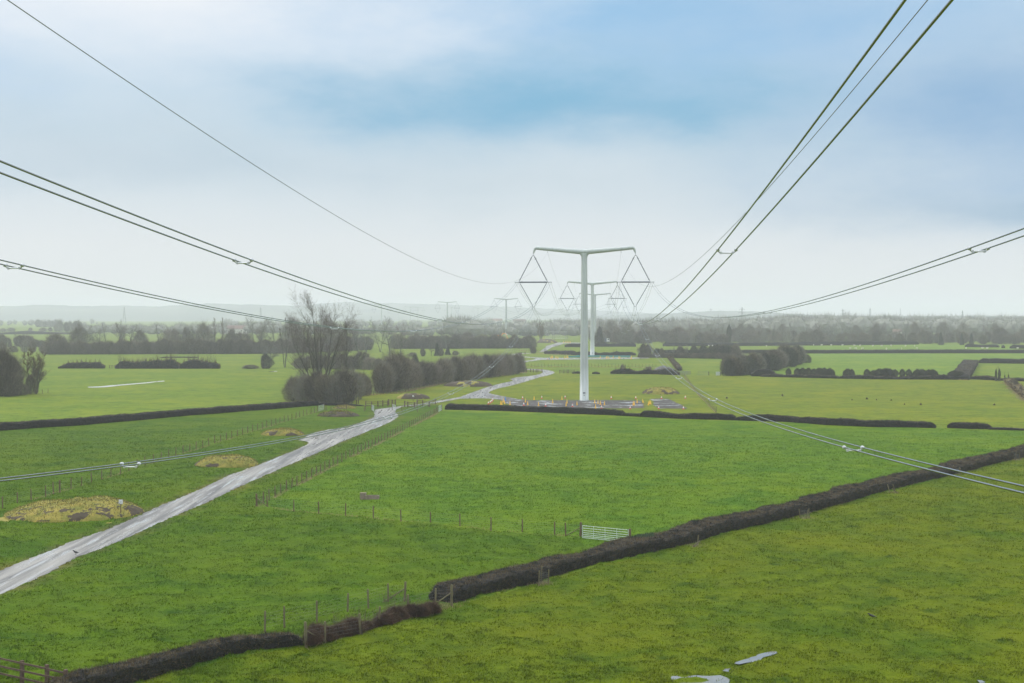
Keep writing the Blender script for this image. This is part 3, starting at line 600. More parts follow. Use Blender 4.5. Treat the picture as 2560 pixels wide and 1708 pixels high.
# ------------------------------------------------------------------ hedges
def resample(pts, ds):
    pts = np.array(pts, float); d = np.r_[0, np.cumsum(np.linalg.norm(np.diff(pts, axis=0), axis=1))]
    n = max(2, int(d[-1] / ds)); s = np.linspace(0, d[-1], n + 1)
    return np.stack([np.interp(s, d, pts[:, i]) for i in range(pts.shape[1])], 1), s / d[-1]
def hedge(label, pts, seed, height, width, ds=.4, dens=60, tw=(.12, .28, .02), wob=.25, ragged=.15, group='field hedges', mats=('hcore', 'htop', 'hside'), ivy=0, name='hedge', px=True, stalks=0, cat='hedge', stalk=(.6, .5, 1.0)):
    """pts: photo pixels of the near foot of the hedge; height and width: value or list along it."""
    r_ = np.random.default_rng(seed)
    fw = np.array([P(x, y)[:2] for x, y in pts]) if px else np.array(pts)
    c, t = resample(fw, ds); n = len(c)
    tg = np.gradient(c, axis=0); tg /= np.linalg.norm(tg, axis=1)[:, None]
    nr = np.stack([-tg[:, 1], tg[:, 0]], 1)
    view = c / np.linalg.norm(c, axis=1)[:, None]
    sgn = np.sign((nr * view).sum(1).mean()) or 1; nr = nr * sgn      # away from the viewer's side
    H = np.interp(t, np.linspace(0, 1, len(height)), height) if not np.isscalar(height) else np.full(n, height, float)
    W = np.interp(t, np.linspace(0, 1, len(width)), width) if not np.isscalar(width) else np.full(n, width, float)
    s_ = t * np.linalg.norm(np.diff(c, axis=0), axis=1).sum()
    W = W * (1 + wob * (fbm(s_ * .16, s_ * 0 + seed, seed, 3) - .5) * 2.2); H = H * (1 + ragged * (fbm(s_ * .35, s_ * 0 + 3, seed + 9, 3) - .5) * 2)
    H = H * np.minimum(1, .55 + np.minimum(s_, s_[-1] - s_) / 1.2)
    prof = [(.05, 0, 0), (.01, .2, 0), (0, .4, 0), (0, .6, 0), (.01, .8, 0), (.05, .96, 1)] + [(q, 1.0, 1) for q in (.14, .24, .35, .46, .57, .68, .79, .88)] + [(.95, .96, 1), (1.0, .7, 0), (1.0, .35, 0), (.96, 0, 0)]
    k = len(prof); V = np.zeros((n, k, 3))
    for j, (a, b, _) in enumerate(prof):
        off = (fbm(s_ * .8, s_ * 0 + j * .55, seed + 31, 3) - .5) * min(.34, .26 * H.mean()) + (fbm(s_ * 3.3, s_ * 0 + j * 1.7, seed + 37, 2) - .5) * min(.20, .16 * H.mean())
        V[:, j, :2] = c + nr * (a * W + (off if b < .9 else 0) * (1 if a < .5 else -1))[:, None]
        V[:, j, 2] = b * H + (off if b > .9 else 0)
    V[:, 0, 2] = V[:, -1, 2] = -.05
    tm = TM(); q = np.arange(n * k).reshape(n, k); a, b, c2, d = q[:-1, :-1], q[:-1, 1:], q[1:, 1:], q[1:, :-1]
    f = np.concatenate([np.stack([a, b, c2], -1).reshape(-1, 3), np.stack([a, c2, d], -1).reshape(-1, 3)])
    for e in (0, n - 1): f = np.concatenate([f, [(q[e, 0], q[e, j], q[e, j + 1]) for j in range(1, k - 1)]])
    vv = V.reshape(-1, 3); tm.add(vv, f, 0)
    e1 = vv[f[:, 1]] - vv[f[:, 0]]; e2 = vv[f[:, 2]] - vv[f[:, 0]]; nn = np.cross(e1, e2); ar = np.linalg.norm(nn, axis=1) / 2; nn /= (2 * ar[:, None] + 1e-9)
    cen = vv[f].mean(1); mid = np.repeat(V.mean(1), 1, 0)
    N_ = int(ar.sum() * dens); fi = r_.choice(len(f), N_, p=ar / ar.sum())
    b1, b2 = r_.random(N_), r_.random(N_); sw = b1 + b2 > 1; b1[sw] = 1 - b1[sw]; b2[sw] = 1 - b2[sw]
    p = vv[f[fi, 0]] + e1[fi] * b1[:, None] + e2[fi] * b2[:, None]
    axis = np.stack([np.interp(p[:, 0] * tg[:, 0].mean() + p[:, 1] * tg[:, 1].mean(), c[:, 0] * tg[:, 0].mean() + c[:, 1] * tg[:, 1].mean(), (c + nr * W[:, None] / 2)[:, i]) for i in (0, 1)] + [p[:, 2] * 0 + H.mean() * .45], 1)
    o = p - axis; o /= np.linalg.norm(o, axis=1)[:, None] + 1e-9
    nd = nn[fi] * np.sign((nn[fi] * o).sum(1))[:, None]
    dr = nd * .8 + r_.normal(size=(N_, 3)) * .6 + [0, 0, .3]
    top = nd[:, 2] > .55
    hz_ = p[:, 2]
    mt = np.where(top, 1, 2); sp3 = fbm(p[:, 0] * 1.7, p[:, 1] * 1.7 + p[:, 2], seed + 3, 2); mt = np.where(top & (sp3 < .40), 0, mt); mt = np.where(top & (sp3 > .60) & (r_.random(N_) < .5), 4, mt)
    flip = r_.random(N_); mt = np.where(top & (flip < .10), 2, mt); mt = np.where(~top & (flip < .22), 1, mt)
    if ivy: mt = np.where(fbm(p[:, 0] * .35, p[:, 1] * .35, seed + 5, 2) > 1 - ivy, 3, mt)
    L_ = tw[0] + (tw[1] - tw[0]) * r_.random(N_); wv = np.where(mt == 3, tw[2] * 3, tw[2])
    tm.slivers(p - dr * .03, dr, np.where(top, L_ * .75, L_), wv, mt, r_)
    if stalks:
        i2 = r_.integers(0, n, stalks); ps = np.column_stack([c[i2] + nr[i2] * (W[i2] * r_.random(stalks))[:, None], H[i2] * stalk[0]])
        tm.slivers(ps, r_.normal(size=(stalks, 3)) * .18 + [0, 0, 1], H[i2] * (stalk[1] + stalk[2] * r_.random(stalks)), tw[2] * 1.4, 1, r_)
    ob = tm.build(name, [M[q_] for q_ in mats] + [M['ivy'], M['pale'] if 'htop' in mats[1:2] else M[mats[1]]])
    return tag(ob, label, cat, group)
DRY = TM(); rd = np.random.default_rng(77)
def dry(pts, dens, h, spread, px=True, wdt=.03):
    c, _ = resample([P(x, y)[:2] for x, y in pts] if px else pts, .3); n = int(len(c) * .3 * dens)
    i = rd.integers(0, len(c), n); p = np.column_stack([c[i] + rd.normal(size=(n, 2)) * spread, np.zeros(n) - .02])
    keep = fbm(p[:, 0] * .35, p[:, 1] * .35, 91, 2) > .36; p = p[keep]; n = len(p)
    DRY.slivers(p, rd.normal(size=(n, 3)) * .45 + [0, 0, 1], h * (.5 + .9 * rd.random(n)), wdt, 0, rd)
HB1 = [(-60, 1835), (120, 1775), (250, 1735), (380, 1701), (439, 1681.5), (549, 1652), (640, 1630), (695, 1618), (757, 1611)]
HB2 = [(1139, 1510), (1222, 1482), (1339, 1458), (1421, 1431), (1556, 1398), (1702, 1367), (1812, 1334), (1904, 1312), (1995, 1290), (2087, 1264), (2160, 1244), (2285, 1209.5), (2384, 1189), (2487, 1160), (2560, 1143), (2700, 1108), (2900, 1064)]
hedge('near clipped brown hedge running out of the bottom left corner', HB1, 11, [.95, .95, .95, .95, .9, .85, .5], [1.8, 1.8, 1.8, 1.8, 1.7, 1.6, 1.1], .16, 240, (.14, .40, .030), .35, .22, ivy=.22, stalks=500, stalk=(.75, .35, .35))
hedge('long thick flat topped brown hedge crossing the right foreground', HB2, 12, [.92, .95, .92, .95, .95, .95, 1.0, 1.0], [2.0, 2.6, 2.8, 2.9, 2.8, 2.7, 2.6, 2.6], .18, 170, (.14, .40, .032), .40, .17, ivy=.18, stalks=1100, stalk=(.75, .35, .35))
dry([(380, 1703), (549, 1654), (757, 1613)], 26, .22, .22, wdt=.02); dry([(757, 1613), (900, 1570), (1000, 1546), (1139, 1512)], 110, .34, .35, wdt=.022); dry(HB2, 16, .2, .25, wdt=.022)
# scrub filling the gap between the two near hedges: separate bramble and stem clumps
MH = [(1112, 1024), (1185, 1025.6), (1300, 1029.5), (1460, 1035.5), (1556, 1040)]
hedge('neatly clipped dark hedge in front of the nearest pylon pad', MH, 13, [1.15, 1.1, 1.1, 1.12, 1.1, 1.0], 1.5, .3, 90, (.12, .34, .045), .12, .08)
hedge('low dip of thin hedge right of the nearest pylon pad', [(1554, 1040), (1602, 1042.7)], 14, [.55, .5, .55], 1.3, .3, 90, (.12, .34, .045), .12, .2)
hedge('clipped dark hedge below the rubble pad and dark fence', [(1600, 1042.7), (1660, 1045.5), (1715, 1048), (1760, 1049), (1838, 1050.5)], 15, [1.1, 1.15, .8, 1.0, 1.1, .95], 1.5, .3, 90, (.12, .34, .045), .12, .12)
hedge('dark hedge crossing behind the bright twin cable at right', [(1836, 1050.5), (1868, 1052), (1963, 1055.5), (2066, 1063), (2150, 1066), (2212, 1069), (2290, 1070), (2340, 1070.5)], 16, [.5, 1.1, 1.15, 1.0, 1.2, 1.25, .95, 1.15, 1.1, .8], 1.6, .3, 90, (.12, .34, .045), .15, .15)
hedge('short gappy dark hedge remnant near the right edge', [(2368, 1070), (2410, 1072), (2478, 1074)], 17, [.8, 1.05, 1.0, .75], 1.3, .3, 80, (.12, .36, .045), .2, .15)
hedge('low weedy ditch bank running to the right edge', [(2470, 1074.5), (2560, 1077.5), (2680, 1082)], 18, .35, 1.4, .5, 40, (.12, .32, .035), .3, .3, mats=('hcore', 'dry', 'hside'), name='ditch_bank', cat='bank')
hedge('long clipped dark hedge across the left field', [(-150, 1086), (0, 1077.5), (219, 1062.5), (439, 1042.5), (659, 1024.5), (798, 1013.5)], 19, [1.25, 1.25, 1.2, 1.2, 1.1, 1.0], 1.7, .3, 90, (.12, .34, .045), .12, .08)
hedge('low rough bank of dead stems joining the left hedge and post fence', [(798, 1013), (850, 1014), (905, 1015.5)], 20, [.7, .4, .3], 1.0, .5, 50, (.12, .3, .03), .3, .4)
# hedges farther off
def fh(label, pts, seed, h, w, **k):
    kw = dict(ds=1.5, dens=9, tw=(.3, .7, .11), wob=.12, ragged=.10); kw.update(k)
    return hedge(label, pts, seed, h, w, **kw)
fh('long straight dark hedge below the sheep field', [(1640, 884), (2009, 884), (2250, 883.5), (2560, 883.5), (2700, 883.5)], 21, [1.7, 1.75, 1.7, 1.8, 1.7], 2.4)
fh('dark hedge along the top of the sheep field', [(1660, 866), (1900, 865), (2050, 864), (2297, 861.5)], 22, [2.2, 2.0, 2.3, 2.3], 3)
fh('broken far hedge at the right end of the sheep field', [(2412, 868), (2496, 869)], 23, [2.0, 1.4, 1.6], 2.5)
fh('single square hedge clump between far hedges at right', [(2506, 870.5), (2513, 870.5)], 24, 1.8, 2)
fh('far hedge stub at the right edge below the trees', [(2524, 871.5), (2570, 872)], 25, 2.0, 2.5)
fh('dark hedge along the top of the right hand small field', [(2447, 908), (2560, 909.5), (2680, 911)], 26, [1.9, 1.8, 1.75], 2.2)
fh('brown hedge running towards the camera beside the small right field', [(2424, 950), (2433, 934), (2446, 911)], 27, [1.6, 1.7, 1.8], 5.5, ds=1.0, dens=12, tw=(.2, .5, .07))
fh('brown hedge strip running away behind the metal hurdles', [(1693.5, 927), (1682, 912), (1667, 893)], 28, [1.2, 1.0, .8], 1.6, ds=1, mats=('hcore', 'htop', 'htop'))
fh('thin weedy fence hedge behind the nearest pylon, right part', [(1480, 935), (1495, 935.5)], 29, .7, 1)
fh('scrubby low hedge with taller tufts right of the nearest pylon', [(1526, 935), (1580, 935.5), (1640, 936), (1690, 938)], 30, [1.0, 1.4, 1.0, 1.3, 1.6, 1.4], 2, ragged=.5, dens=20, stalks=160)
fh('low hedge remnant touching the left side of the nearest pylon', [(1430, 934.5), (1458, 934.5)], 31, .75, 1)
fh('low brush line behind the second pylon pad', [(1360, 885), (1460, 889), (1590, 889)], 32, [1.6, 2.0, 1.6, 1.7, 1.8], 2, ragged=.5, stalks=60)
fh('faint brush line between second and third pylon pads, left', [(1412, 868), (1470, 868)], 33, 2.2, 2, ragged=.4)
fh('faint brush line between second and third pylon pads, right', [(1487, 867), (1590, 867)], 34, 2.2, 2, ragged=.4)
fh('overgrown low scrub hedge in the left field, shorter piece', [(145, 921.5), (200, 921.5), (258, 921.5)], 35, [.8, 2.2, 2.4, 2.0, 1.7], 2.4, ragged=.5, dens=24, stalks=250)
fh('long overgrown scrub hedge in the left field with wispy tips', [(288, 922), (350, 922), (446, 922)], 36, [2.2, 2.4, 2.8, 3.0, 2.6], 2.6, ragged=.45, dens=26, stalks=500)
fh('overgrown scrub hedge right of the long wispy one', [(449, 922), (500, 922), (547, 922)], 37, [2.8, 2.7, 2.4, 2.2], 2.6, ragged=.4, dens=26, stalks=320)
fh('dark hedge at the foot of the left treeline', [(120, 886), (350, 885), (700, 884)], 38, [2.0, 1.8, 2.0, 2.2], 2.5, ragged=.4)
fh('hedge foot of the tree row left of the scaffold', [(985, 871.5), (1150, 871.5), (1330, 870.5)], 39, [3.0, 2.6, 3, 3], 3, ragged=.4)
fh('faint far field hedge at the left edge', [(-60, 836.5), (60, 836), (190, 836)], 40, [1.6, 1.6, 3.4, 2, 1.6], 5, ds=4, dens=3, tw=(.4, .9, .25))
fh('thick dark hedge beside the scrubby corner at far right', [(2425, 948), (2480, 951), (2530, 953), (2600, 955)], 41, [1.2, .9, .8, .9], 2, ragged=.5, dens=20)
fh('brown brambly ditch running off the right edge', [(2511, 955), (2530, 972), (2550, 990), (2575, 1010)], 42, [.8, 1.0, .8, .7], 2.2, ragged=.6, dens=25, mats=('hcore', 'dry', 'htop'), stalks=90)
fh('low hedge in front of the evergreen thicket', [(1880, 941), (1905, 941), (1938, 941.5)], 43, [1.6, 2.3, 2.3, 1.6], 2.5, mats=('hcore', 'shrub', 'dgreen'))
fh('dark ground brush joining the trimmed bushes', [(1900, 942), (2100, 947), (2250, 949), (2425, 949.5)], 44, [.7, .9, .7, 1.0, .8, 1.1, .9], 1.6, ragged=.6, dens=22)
fh('thin dark rushy ditch in the far left field', [(402, 895.2), (440, 894.6), (495, 894.8)], 45, .45, 1.2)
# ------------------------------------------------------------------ fences
def post_mesh(h, r, square=False, mat='wood'):
    t = TM()
    if square: t.box((0, 0, h / 2 - .1), (r * 2, r * 2, h + .2))
    else: t.tube([(0, 0, -.2), (0, 0, h * .97), (0, 0, h)], [r, r * .94, r * .7], 8)
    o = t.build('post', M[mat], smooth=False); me = o.data; bpy.data.objects.remove(o); return me
PM = {'thin': post_mesh(1.15, .06), 'mid': post_mesh(1.2, .065, mat='wood2'), 'fat': post_mesh(1.3, .10), 'slim': post_mesh(1.15, .035), 'rail': post_mesh(1.25, .085, True, 'wood3'), 'fatm': post_mesh(1.3, .09, mat='wood2')}
def fence(label, spots, kind='thin', wires=(.25, .45, .65, .85, 1.05), seed=0, group='wire stock fences', fat=(), braces=(), px=True, mesh=False, rails=None, name='fence', hs=1.0):
    W_ = [P(x, y) for x, y in spots] if px else [(x, y, 0) for x, y in spots]
    r_ = np.random.default_rng(seed + 500); x0, y0, _ = W_[0]
    o = thing(name, label, 'fence', (x0, y0, 0), 0, group)
    for i, (x, y, z) in enumerate(W_):
        c = bpy.data.objects.new('post', PM['fat' if (i in fat and kind == 'thin') else 'fatm' if i in fat else kind]); C.objects.link(c); c.parent = o
        c.location = (x - x0, y - y0, 0); c.rotation_euler = (r_.normal() * .03, r_.normal() * .03, math.atan2(W_[-1][1] - y0, W_[-1][0] - x0) if kind == 'rail' else r_.random() * 6)
        c.scale = (1, 1, hs * (.94 + .12 * r_.random()))
    pt = np.array(W_) - [x0, y0, 0]
    if wires:
        t = TM()
        for z in wires:
            for i in range(len(pt) - 1): t.tube([pt[i] + [0, 0, z * hs], pt[i + 1] + [0, 0, z * hs]], .0035, 3, cap=False)
        if mesh:
            for i in range(len(pt) - 1):
                n = max(2, int(np.linalg.norm(pt[i + 1] - pt[i]) / .3))
                for q in range(1, n): p = pt[i] + (pt[i + 1] - pt[i]) * q / n; t.tube([p + [0, 0, wires[0]], p + [0, 0, wires[-1] * .8]], .0025, 3, cap=False)
        t.build('wire', M['wire'], o)
    for z in rails or ():
        t = TM()
        for i in range(len(pt) - 1):
            d = pt[i + 1] - pt[i]; Ln = np.linalg.norm(d); n2 = np.array([d[1], -d[0], 0]) / Ln * .1
            t.box((pt[i] + pt[i + 1]) / 2 + n2 + [0, 0, z + r_.normal() * .01], (Ln + .06, .04, .1), math.atan2(d[1], d[0]))
        t.build('rail', M['wood3'], o)
    for i, j in braces:
        a = pt[i] + [0, 0, .85 * hs]; b = pt[i] + (pt[j] - pt[i]) / np.linalg.norm(pt[j] - pt[i]) * 1.5; t = TM(); t.tube([a, b], .045, 6); t.build('brace', M['wood2'], o)
    return o
def between(a, b, n):
    A = np.array(P(*a)[:2]); B = np.array(P(*b)[:2]); out = []
    for q in np.linspace(0, 1, n):
        X, Y = A + (B - A) * q; px_, py_ = proj(np.array(X), np.array(Y)); out.append((float(px_), float(py_)))
    return out
f1 = between((642, 1266), (833, 1166), 16) + between((833, 1166), (962, 1100.7), 15)[1:] + between((962, 1100.7), (1095, 1031), 26)[1:]
fence('long wire fence along the right side of the near track', f1, 'thin', seed=1, fat=(0,), braces=((0, 2),))
dry([(642, 1268), (833, 1167), (962, 1102), (1097, 1032)], 30, .3, .16)
f2 = z5([(115, 345), (187, 350), (368, 378), (538, 392), (722, 406), (911, 425), (1100, 445), (1302, 463), (1503, 482), (1715, 505), (1928, 522), (2150, 540), (2225, 547), (2326, 556)], 600, 1140, 2.733)
fence('wire fence from the sharp corner across to the pale field gate', f2, 'thin', seed=2, fat=(13,), braces=((0, 1), (13, 11)))
dry(f2, 26, .22, .14)
f3 = z5([(-80, 1585), (17, 1555), (118, 1528), (213, 1502), (312, 1478), (365, 1455), (408, 1447), (485, 1428), (557, 1409), (625, 1384), (695, 1364), (758, 1344), (822, 1324), (880, 1305), (938, 1286), (993, 1268), (1048, 1250), (1100, 1232), (1152, 1216), (1200, 1201), (1250, 1187), (1296, 1172), (1340, 1160), (1385, 1146), (1427, 1132), (1468, 1118), (1508, 1106), (1547, 1095), (1584, 1083), (1622, 1071), (1657, 1059), (1692, 1048), (1726, 1038), (1760, 1027), (1792, 1017), (1822, 1008), (1855, 998), (1885, 989), (1912, 980), (1941, 972), (1970, 963), (1995, 955), (2022, 946), (2047, 938), (2072, 930), (2097, 922), (2125, 914), (2148, 906), (2170, 899)], 0, 700, 2.733)
fence('long wire fence along the left field beside the mounds', f3, 'thin', seed=3, fat=(6,))
dry(f3[3:], 14, .25, .14)
f4 = z5([(170, 1200), (303, 1168), (525, 1152), (735, 1072), (877, 1037), (1013, 1000), (1125, 996)], 600, 1140, 2.733)
f4[2] = (600 + 525 / 2.733, 1140 + 1125 / 2.733)
fence('mossy wire fence behind the bramble gap in the near hedge', f4, 'mid', seed=4, fat=(6,), braces=((6, 5),), mesh=True, hs=1.05)
f5 = z5([(453, 1297), (582, 1277), (820, 1262), (947, 1166), (1148, 1082), (1335, 1032), (1445, 1024)], 600, 1140, 2.733)
f5[2] = (600 + 820 / 2.733, 1140 + 1225 / 2.733); f5[1] = (600 + 582 / 2.733, 1140 + 1270 / 2.733)
fence('mossy netted fence on the near side of the bramble gap', f5, 'mid', seed=5, fat=(0, 6), braces=((6, 5), (0, 1)), mesh=True, hs=1.05)
a = np.array([-26.1, 75.4]); d = np.array([1.72, -1.15])
fence('wooden three rail fence in the bottom left corner', [tuple(a + d * q) for q in (-2, -1, 0, 1, 1.75)], 'rail', None, 6, 'post and rail fences', px=False, rails=(.35, .75, 1.15))
fence('post and rail fence left of the track junction gate', z5([(222, 375), (318, 378), (425, 380), (502, 368), (585, 362)], 880, 960, 6.528), 'rail', None, 7, 'post and rail fences', rails=(.35, .75, 1.1))
fence('short two rail fence panel in front of the dark soil mound', z5([(603, 345), (655, 350), (708, 352)], 880, 960, 6.528), 'rail', None, 8, 'post and rail fences', rails=(.3, .7, 1.1))
fence('post and rail fence right of the track junction gate', z5([(858, 372), (912, 380), (1022, 400), (1062, 350), (1152, 360), (1260, 380), (1362, 335)], 880, 960, 6.528), 'rail', None, 9, 'post and rail fences', rails=(.35, .75, 1.1))
fence('pair of braced posts below the tall tree clump', z5([(72, 350), (105, 325)], 880, 960, 6.528), 'rail', None, 10, 'post and rail fences', rails=(1.0,))
fence('wire fence from the left gate to the open track gate', z5([(860, 1410), (920, 1412), (1108, 1405), (1325, 1415), (1340, 1400)], 640, 740, 4.9), 'thin', seed=11)
fence('short wire fence between the track gate and right hand field gate', z5([(815, 455), (1065, 462), (1285, 520), (1325, 500), (1355, 505), (1390, 470)], 880, 960, 6.528), 'thin', seed=12)
fence('dark rail fence left of the second track gap', z5([(828, 790), (900, 792), (952, 795), (1003, 795), (1032, 792), (1108, 800)], 1200, 820, 7.129), 'rail', None, 13, 'post and rail fences', rails=(.35, .75, 1.1))
fence('dark rail fence right of the second track gap', z5([(1422, 812), (1495, 812), (1552, 812), (1575, 812), (1680, 812)], 1200, 820, 7.129), 'rail', None, 14, 'post and rail fences', rails=(.3, .7, 1.1))
f6 = between((880 + 72 / 6.528, 960 + 200 / 6.528), (1000, 983), 14) + between((1000, 983), (1120, 957), 20)[1:] + between((1120, 957), (1315, 931.5), 30)[1:]
fence('thin post fence along the foot of the trackside thicket', f6, 'thin', seed=15)
dry(f6, 34, .45, .35, wdt=.06)
fence('dark close post fence right of the rubble pad', between((1790, 1032), (1742, 984), 19) + between((1742, 984), (1711, 942), 17)[1:], 'slim', seed=16, fat=(0,))
dry([(1790, 1032), (1742, 984), (1711, 942)], 14, .28, .12, wdt=.04)
fence('short fence joining the dark post fence to the scrub hedge', between((1711, 942), (1676, 936), 7), 'thin', seed=17)
fence('far wire fence in front of the second pylon pad', between((1312, 917), (1640, 918.5), 40), 'thin', seed=18, hs=1.1)
dry([(1312, 917.5), (1640, 919)], 40, .35, .3, wdt=.08)
fence('post row beside the far track left of the second pylon', between((1296, 887.5), (1304, 887.5), 6) + [(1312, 886.5), (1314, 886)], 'rail', None, 19, 'post and rail fences', rails=(1.0,))
fence('few dark posts beside the far pale track, upper right', between((1385, 866.5), (1398, 867.5), 5), 'rail', None, 20, 'post and rail fences', rails=(1.0,))
fence('two dark posts beside the far pale track, lower', [(1361, 877.5), (1364.5, 877)], 'rail', None, 21, 'post and rail fences', rails=(1.0,))
fence('straggling posts above the thicket end', between((1275, 878), (1322, 879.5), 9), 'thin', seed=22, hs=1.3)
fence('few field posts left of the left treeline gap', [(274, 921), (280, 921), (287, 921)], 'rail', None, 23, 'post and rail fences', rails=(.9,))
fence('pair of posts in the open field gap beside the willow', [(106, 985), (120, 983)], 'thin', seed=24)
dry([(2285, 943), (2350, 947), (2420, 951)], 12, .5, .5, wdt=.07); dry([(2520, 958), (2550, 985), (2575, 1005)], 60, .5, .9, wdt=.05)
dry([(1300, 878), (1380, 880)], 20, .6, 1.2, wdt=.1); dry([(1340, 884), (1420, 888)], 16, .6, 1.2, wdt=.1)
tag(DRY.build('dry_grass', M['dry']), 'pale dead grass along hedge feet and fence lines', 'dry grass', kind='stuff')
# ------------------------------------------------------------------ gates
def gate(label, p0, p1, h=1.15, rails=7, mat='galv', post=True, group='field gates', pairs=True, thick=.022):
    a = np.array(p0 if len(p0) == 3 else (*p0, 0), float); b = np.array(p1 if len(p1) == 3 else (*p1, 0), float); d = b - a; Ln = np.linalg.norm(d)
    o = thing('field_gate', label, 'gate', tuple(a), math.atan2(d[1], d[0]), group)
    t = TM(); zs = np.r_[.12, .12 + (h - .12) * np.array([.12, .26, .42, .60, .80, 1.0])][:rails]
    zs = np.linspace(.12, h, rails) if rails != 7 else zs
    for z in zs: t.tube([(0.03, 0, z), (Ln - .03, 0, z)], thick, 6)
    t.build('rail', M[mat], o); t = TM()
    for x in (.03, Ln - .03): t.tube([(x, 0, .1), (x, 0, h + .03)], thick * 1.35, 6)
    for q in ((.25, .5, .75) if Ln > 3 else (.5,)): t.tube([(Ln * q, -.02, .1), (Ln * q, -.02, h)], thick * .8, 6)
    t.build('stile', M[mat], o)
    t = TM(); t.box((Ln - .12, -.04, h * .55), (.18, .05, .05)); t.box((.0, -.05, h * .8), (.08, .06, .05)); t.box((.0, -.05, .25), (.08, .06, .05)); t.build('latch', M['bolt'], o)
    if post:
        c = bpy.data.objects.new('post', PM['fat']); C.objects.link(c); c.parent = o; c.location = (Ln + .14, 0, 0)
    return o
ga = P(1300 + 425 / 2.733, 1140 + 567 / 2.733); gb_ = P(1300 + 742 / 2.733, 1140 + 599 / 2.733)
gate('pale seven bar metal gate standing against the big near hedge', ga[:2], gb_[:2], 1.17)
g1 = P(934.8, 1029.5); gate('open steel gate at the left side of the track', g1[:2], (g1[0] - .75, g1[1] + 3.4), 1.2, 7, post=True)
g2 = P(989, 1028); gate('open steel gate at the right side of the track', g2[:2], (g2[0] - .9, g2[1] + 3.4), 1.2, 7)
g3 = P(797, 1029); gate('small blue grey gate at the end of the left wire fence', g3[:2], (P(809.5, 1025.5)[0], P(809.5, 1025.5)[1]), 1.15, 6)
g4 = P(1095.5, 1031); gate('narrow steel gate at the corner of the clipped hedge', g4[:2], (P(1102, 1028)[0] + .1, P(1102, 1028)[1] + 1.0), 1.2, 7)
for i in range(4):
    q = P(1690 + i * 9, 937.5); gate(('leftmost', 'second', 'third', 'rightmost')[i] + ' sheep hurdle of the grey pen right of the scrub hedge', (q[0], q[1] + i % 2 * .5), (q[0] + 1.3, q[1] + i % 2 * .5 + .1), 1.25, 9, 'steel', False, 'sheep hurdles of the pen', thick=.03)
q = P(1745, 939); gate('dark field gate between the sheep pen and evergreen thicket', q[:2], (P(1773, 939.5)[0], q[1] + .3), 1.3, 5, 'steel', True)
q = P(1790, 939.5); gate('small pale closed gate beside the evergreen thicket', q[:2], (P(1800, 939.5)[0], q[1]), 1.2, 9, 'galv', True, thick=.045)
# ------------------------------------------------------------------ small furniture
def sign(label, px_, py_, h, bw, bh, extra=False):
    x, y, _ = P(px_, py_); o = thing('notice_sign', label, 'sign', (x, y, 0), math.atan2(-x, y) , 'small white notices beside the track')
    t = TM(); t.box((0, .04, h / 2 - .1), (.08, .06, h + .2)); t.build('post', M['wood'], o)
    t = TM(); t.box((0, -.005, h - bh / 2 + .05), (bw, .02, bh)); b = t.build('board', M['white'], o)
    t = TM()
    for k in range(3): t.box((0.0, -.018, h - .1 - k * .09), (bw * (.6 - .1 * k), .004, .022))
    t.box((-bw * .32, -.018, h - bh * .72), (bw * .18, .004, bw * .18)); t.build('lettering', M['black'], b)
    return o
sign('white notice on a brown post by the largest straw mound', 302, 1293, 1.65, .37, .42)
sign('small white notice in front of the dark soil mound', 1033, 1004, 1.35, .38, .36)
x, y, _ = P(924, 1250); o = thing('water_trough', 'concrete block water trough standing alone in the middle field', 'trough', (x, y, 0), R(-3))
t = TM(); t.box((-.70, .1, .34), (.60, .62, .68)); t.build('tank_housing', M['conc'], o); t = TM(); t.box((-.70, .1, .71), (.64, .66, .07)); t.build('lid', M['conc'], o)
t = TM()
for c_, s_ in (((.30, -.29, .24), (1.42, .10, .48)), ((.30, .33, .24), (1.42, .10, .48)), ((.96, .02, .24), (.10, .52, .48)), ((-.36, .02, .24), (.10, .52, .48)), ((.30, .02, .05), (1.22, .52, .10))): t.box(c_, s_)
t.build('basin', M['conc'], o); t = TM(); t.box((.3, .02, .36), (1.22, .52, .01)); t.build('water', M['water'], o)
def guard(label, px_, py_, n, h, broken=False, seed=0):
    x, y, _ = P(px_, py_); r_ = np.random.default_rng(seed); o = thing('tree_guard', label, 'tree guard', (x, y, 0), r_.random() * 3, 'tree guards along the big near hedge')
    pts = [(.5 * math.cos(q * 6.283 / n + .3), .42 * math.sin(q * 6.283 / n + .3)) for q in range(n)]
    for i, (a_, b_) in enumerate(pts):
        c = bpy.data.objects.new('post', PM['mid']); C.objects.link(c); c.parent = o; c.location = (a_, b_, 0); c.scale = (.75, .75, h * (.8 + .3 * r_.random()))
        c.rotation_euler = (r_.normal() * .08, r_.normal() * .08, 0) if not broken else (r_.normal() * .3, .75 if i % 2 else .3, 0)
    t = TM()
    if not broken:
        for z in np.linspace(.1, .85, 6): t.tube([(a_, b_, z * h) for a_, b_ in pts + pts[:1]], .006, 3, cap=False)
        for q in range(n):
            for u in (.25, .5, .75): a_ = np.array(pts[q]) * (1 - u) + np.array(pts[(q + 1) % n]) * u; t.tube([(*a_, .08), (*a_, .85 * h)], .005, 3, cap=False)
    else: t.box((.1, -.1, .05), (1.2, .1, .08), .3)
    t.build('wire_netting' if not broken else 'fallen_rail', M['wire'] if not broken else M['wood2'], o)
    t = TM(); p = np.column_stack([r_.normal(size=(160, 2)) * .45, np.zeros(160)]); t.slivers(p, r_.normal(size=(160, 3)) * .5 + [0, 0, 1], .12 + .25 * r_.random(160), .022, 0, r_); t.build('dead_grass', M['dry'], o)
guard('mossy three post wire tree guard nearest the bramble gap', 1357, 1459, 3, .95, False, 1)
guard('collapsed tree guard of leaning sticks against the big hedge', 1738, 1365, 2, .8, True, 2)
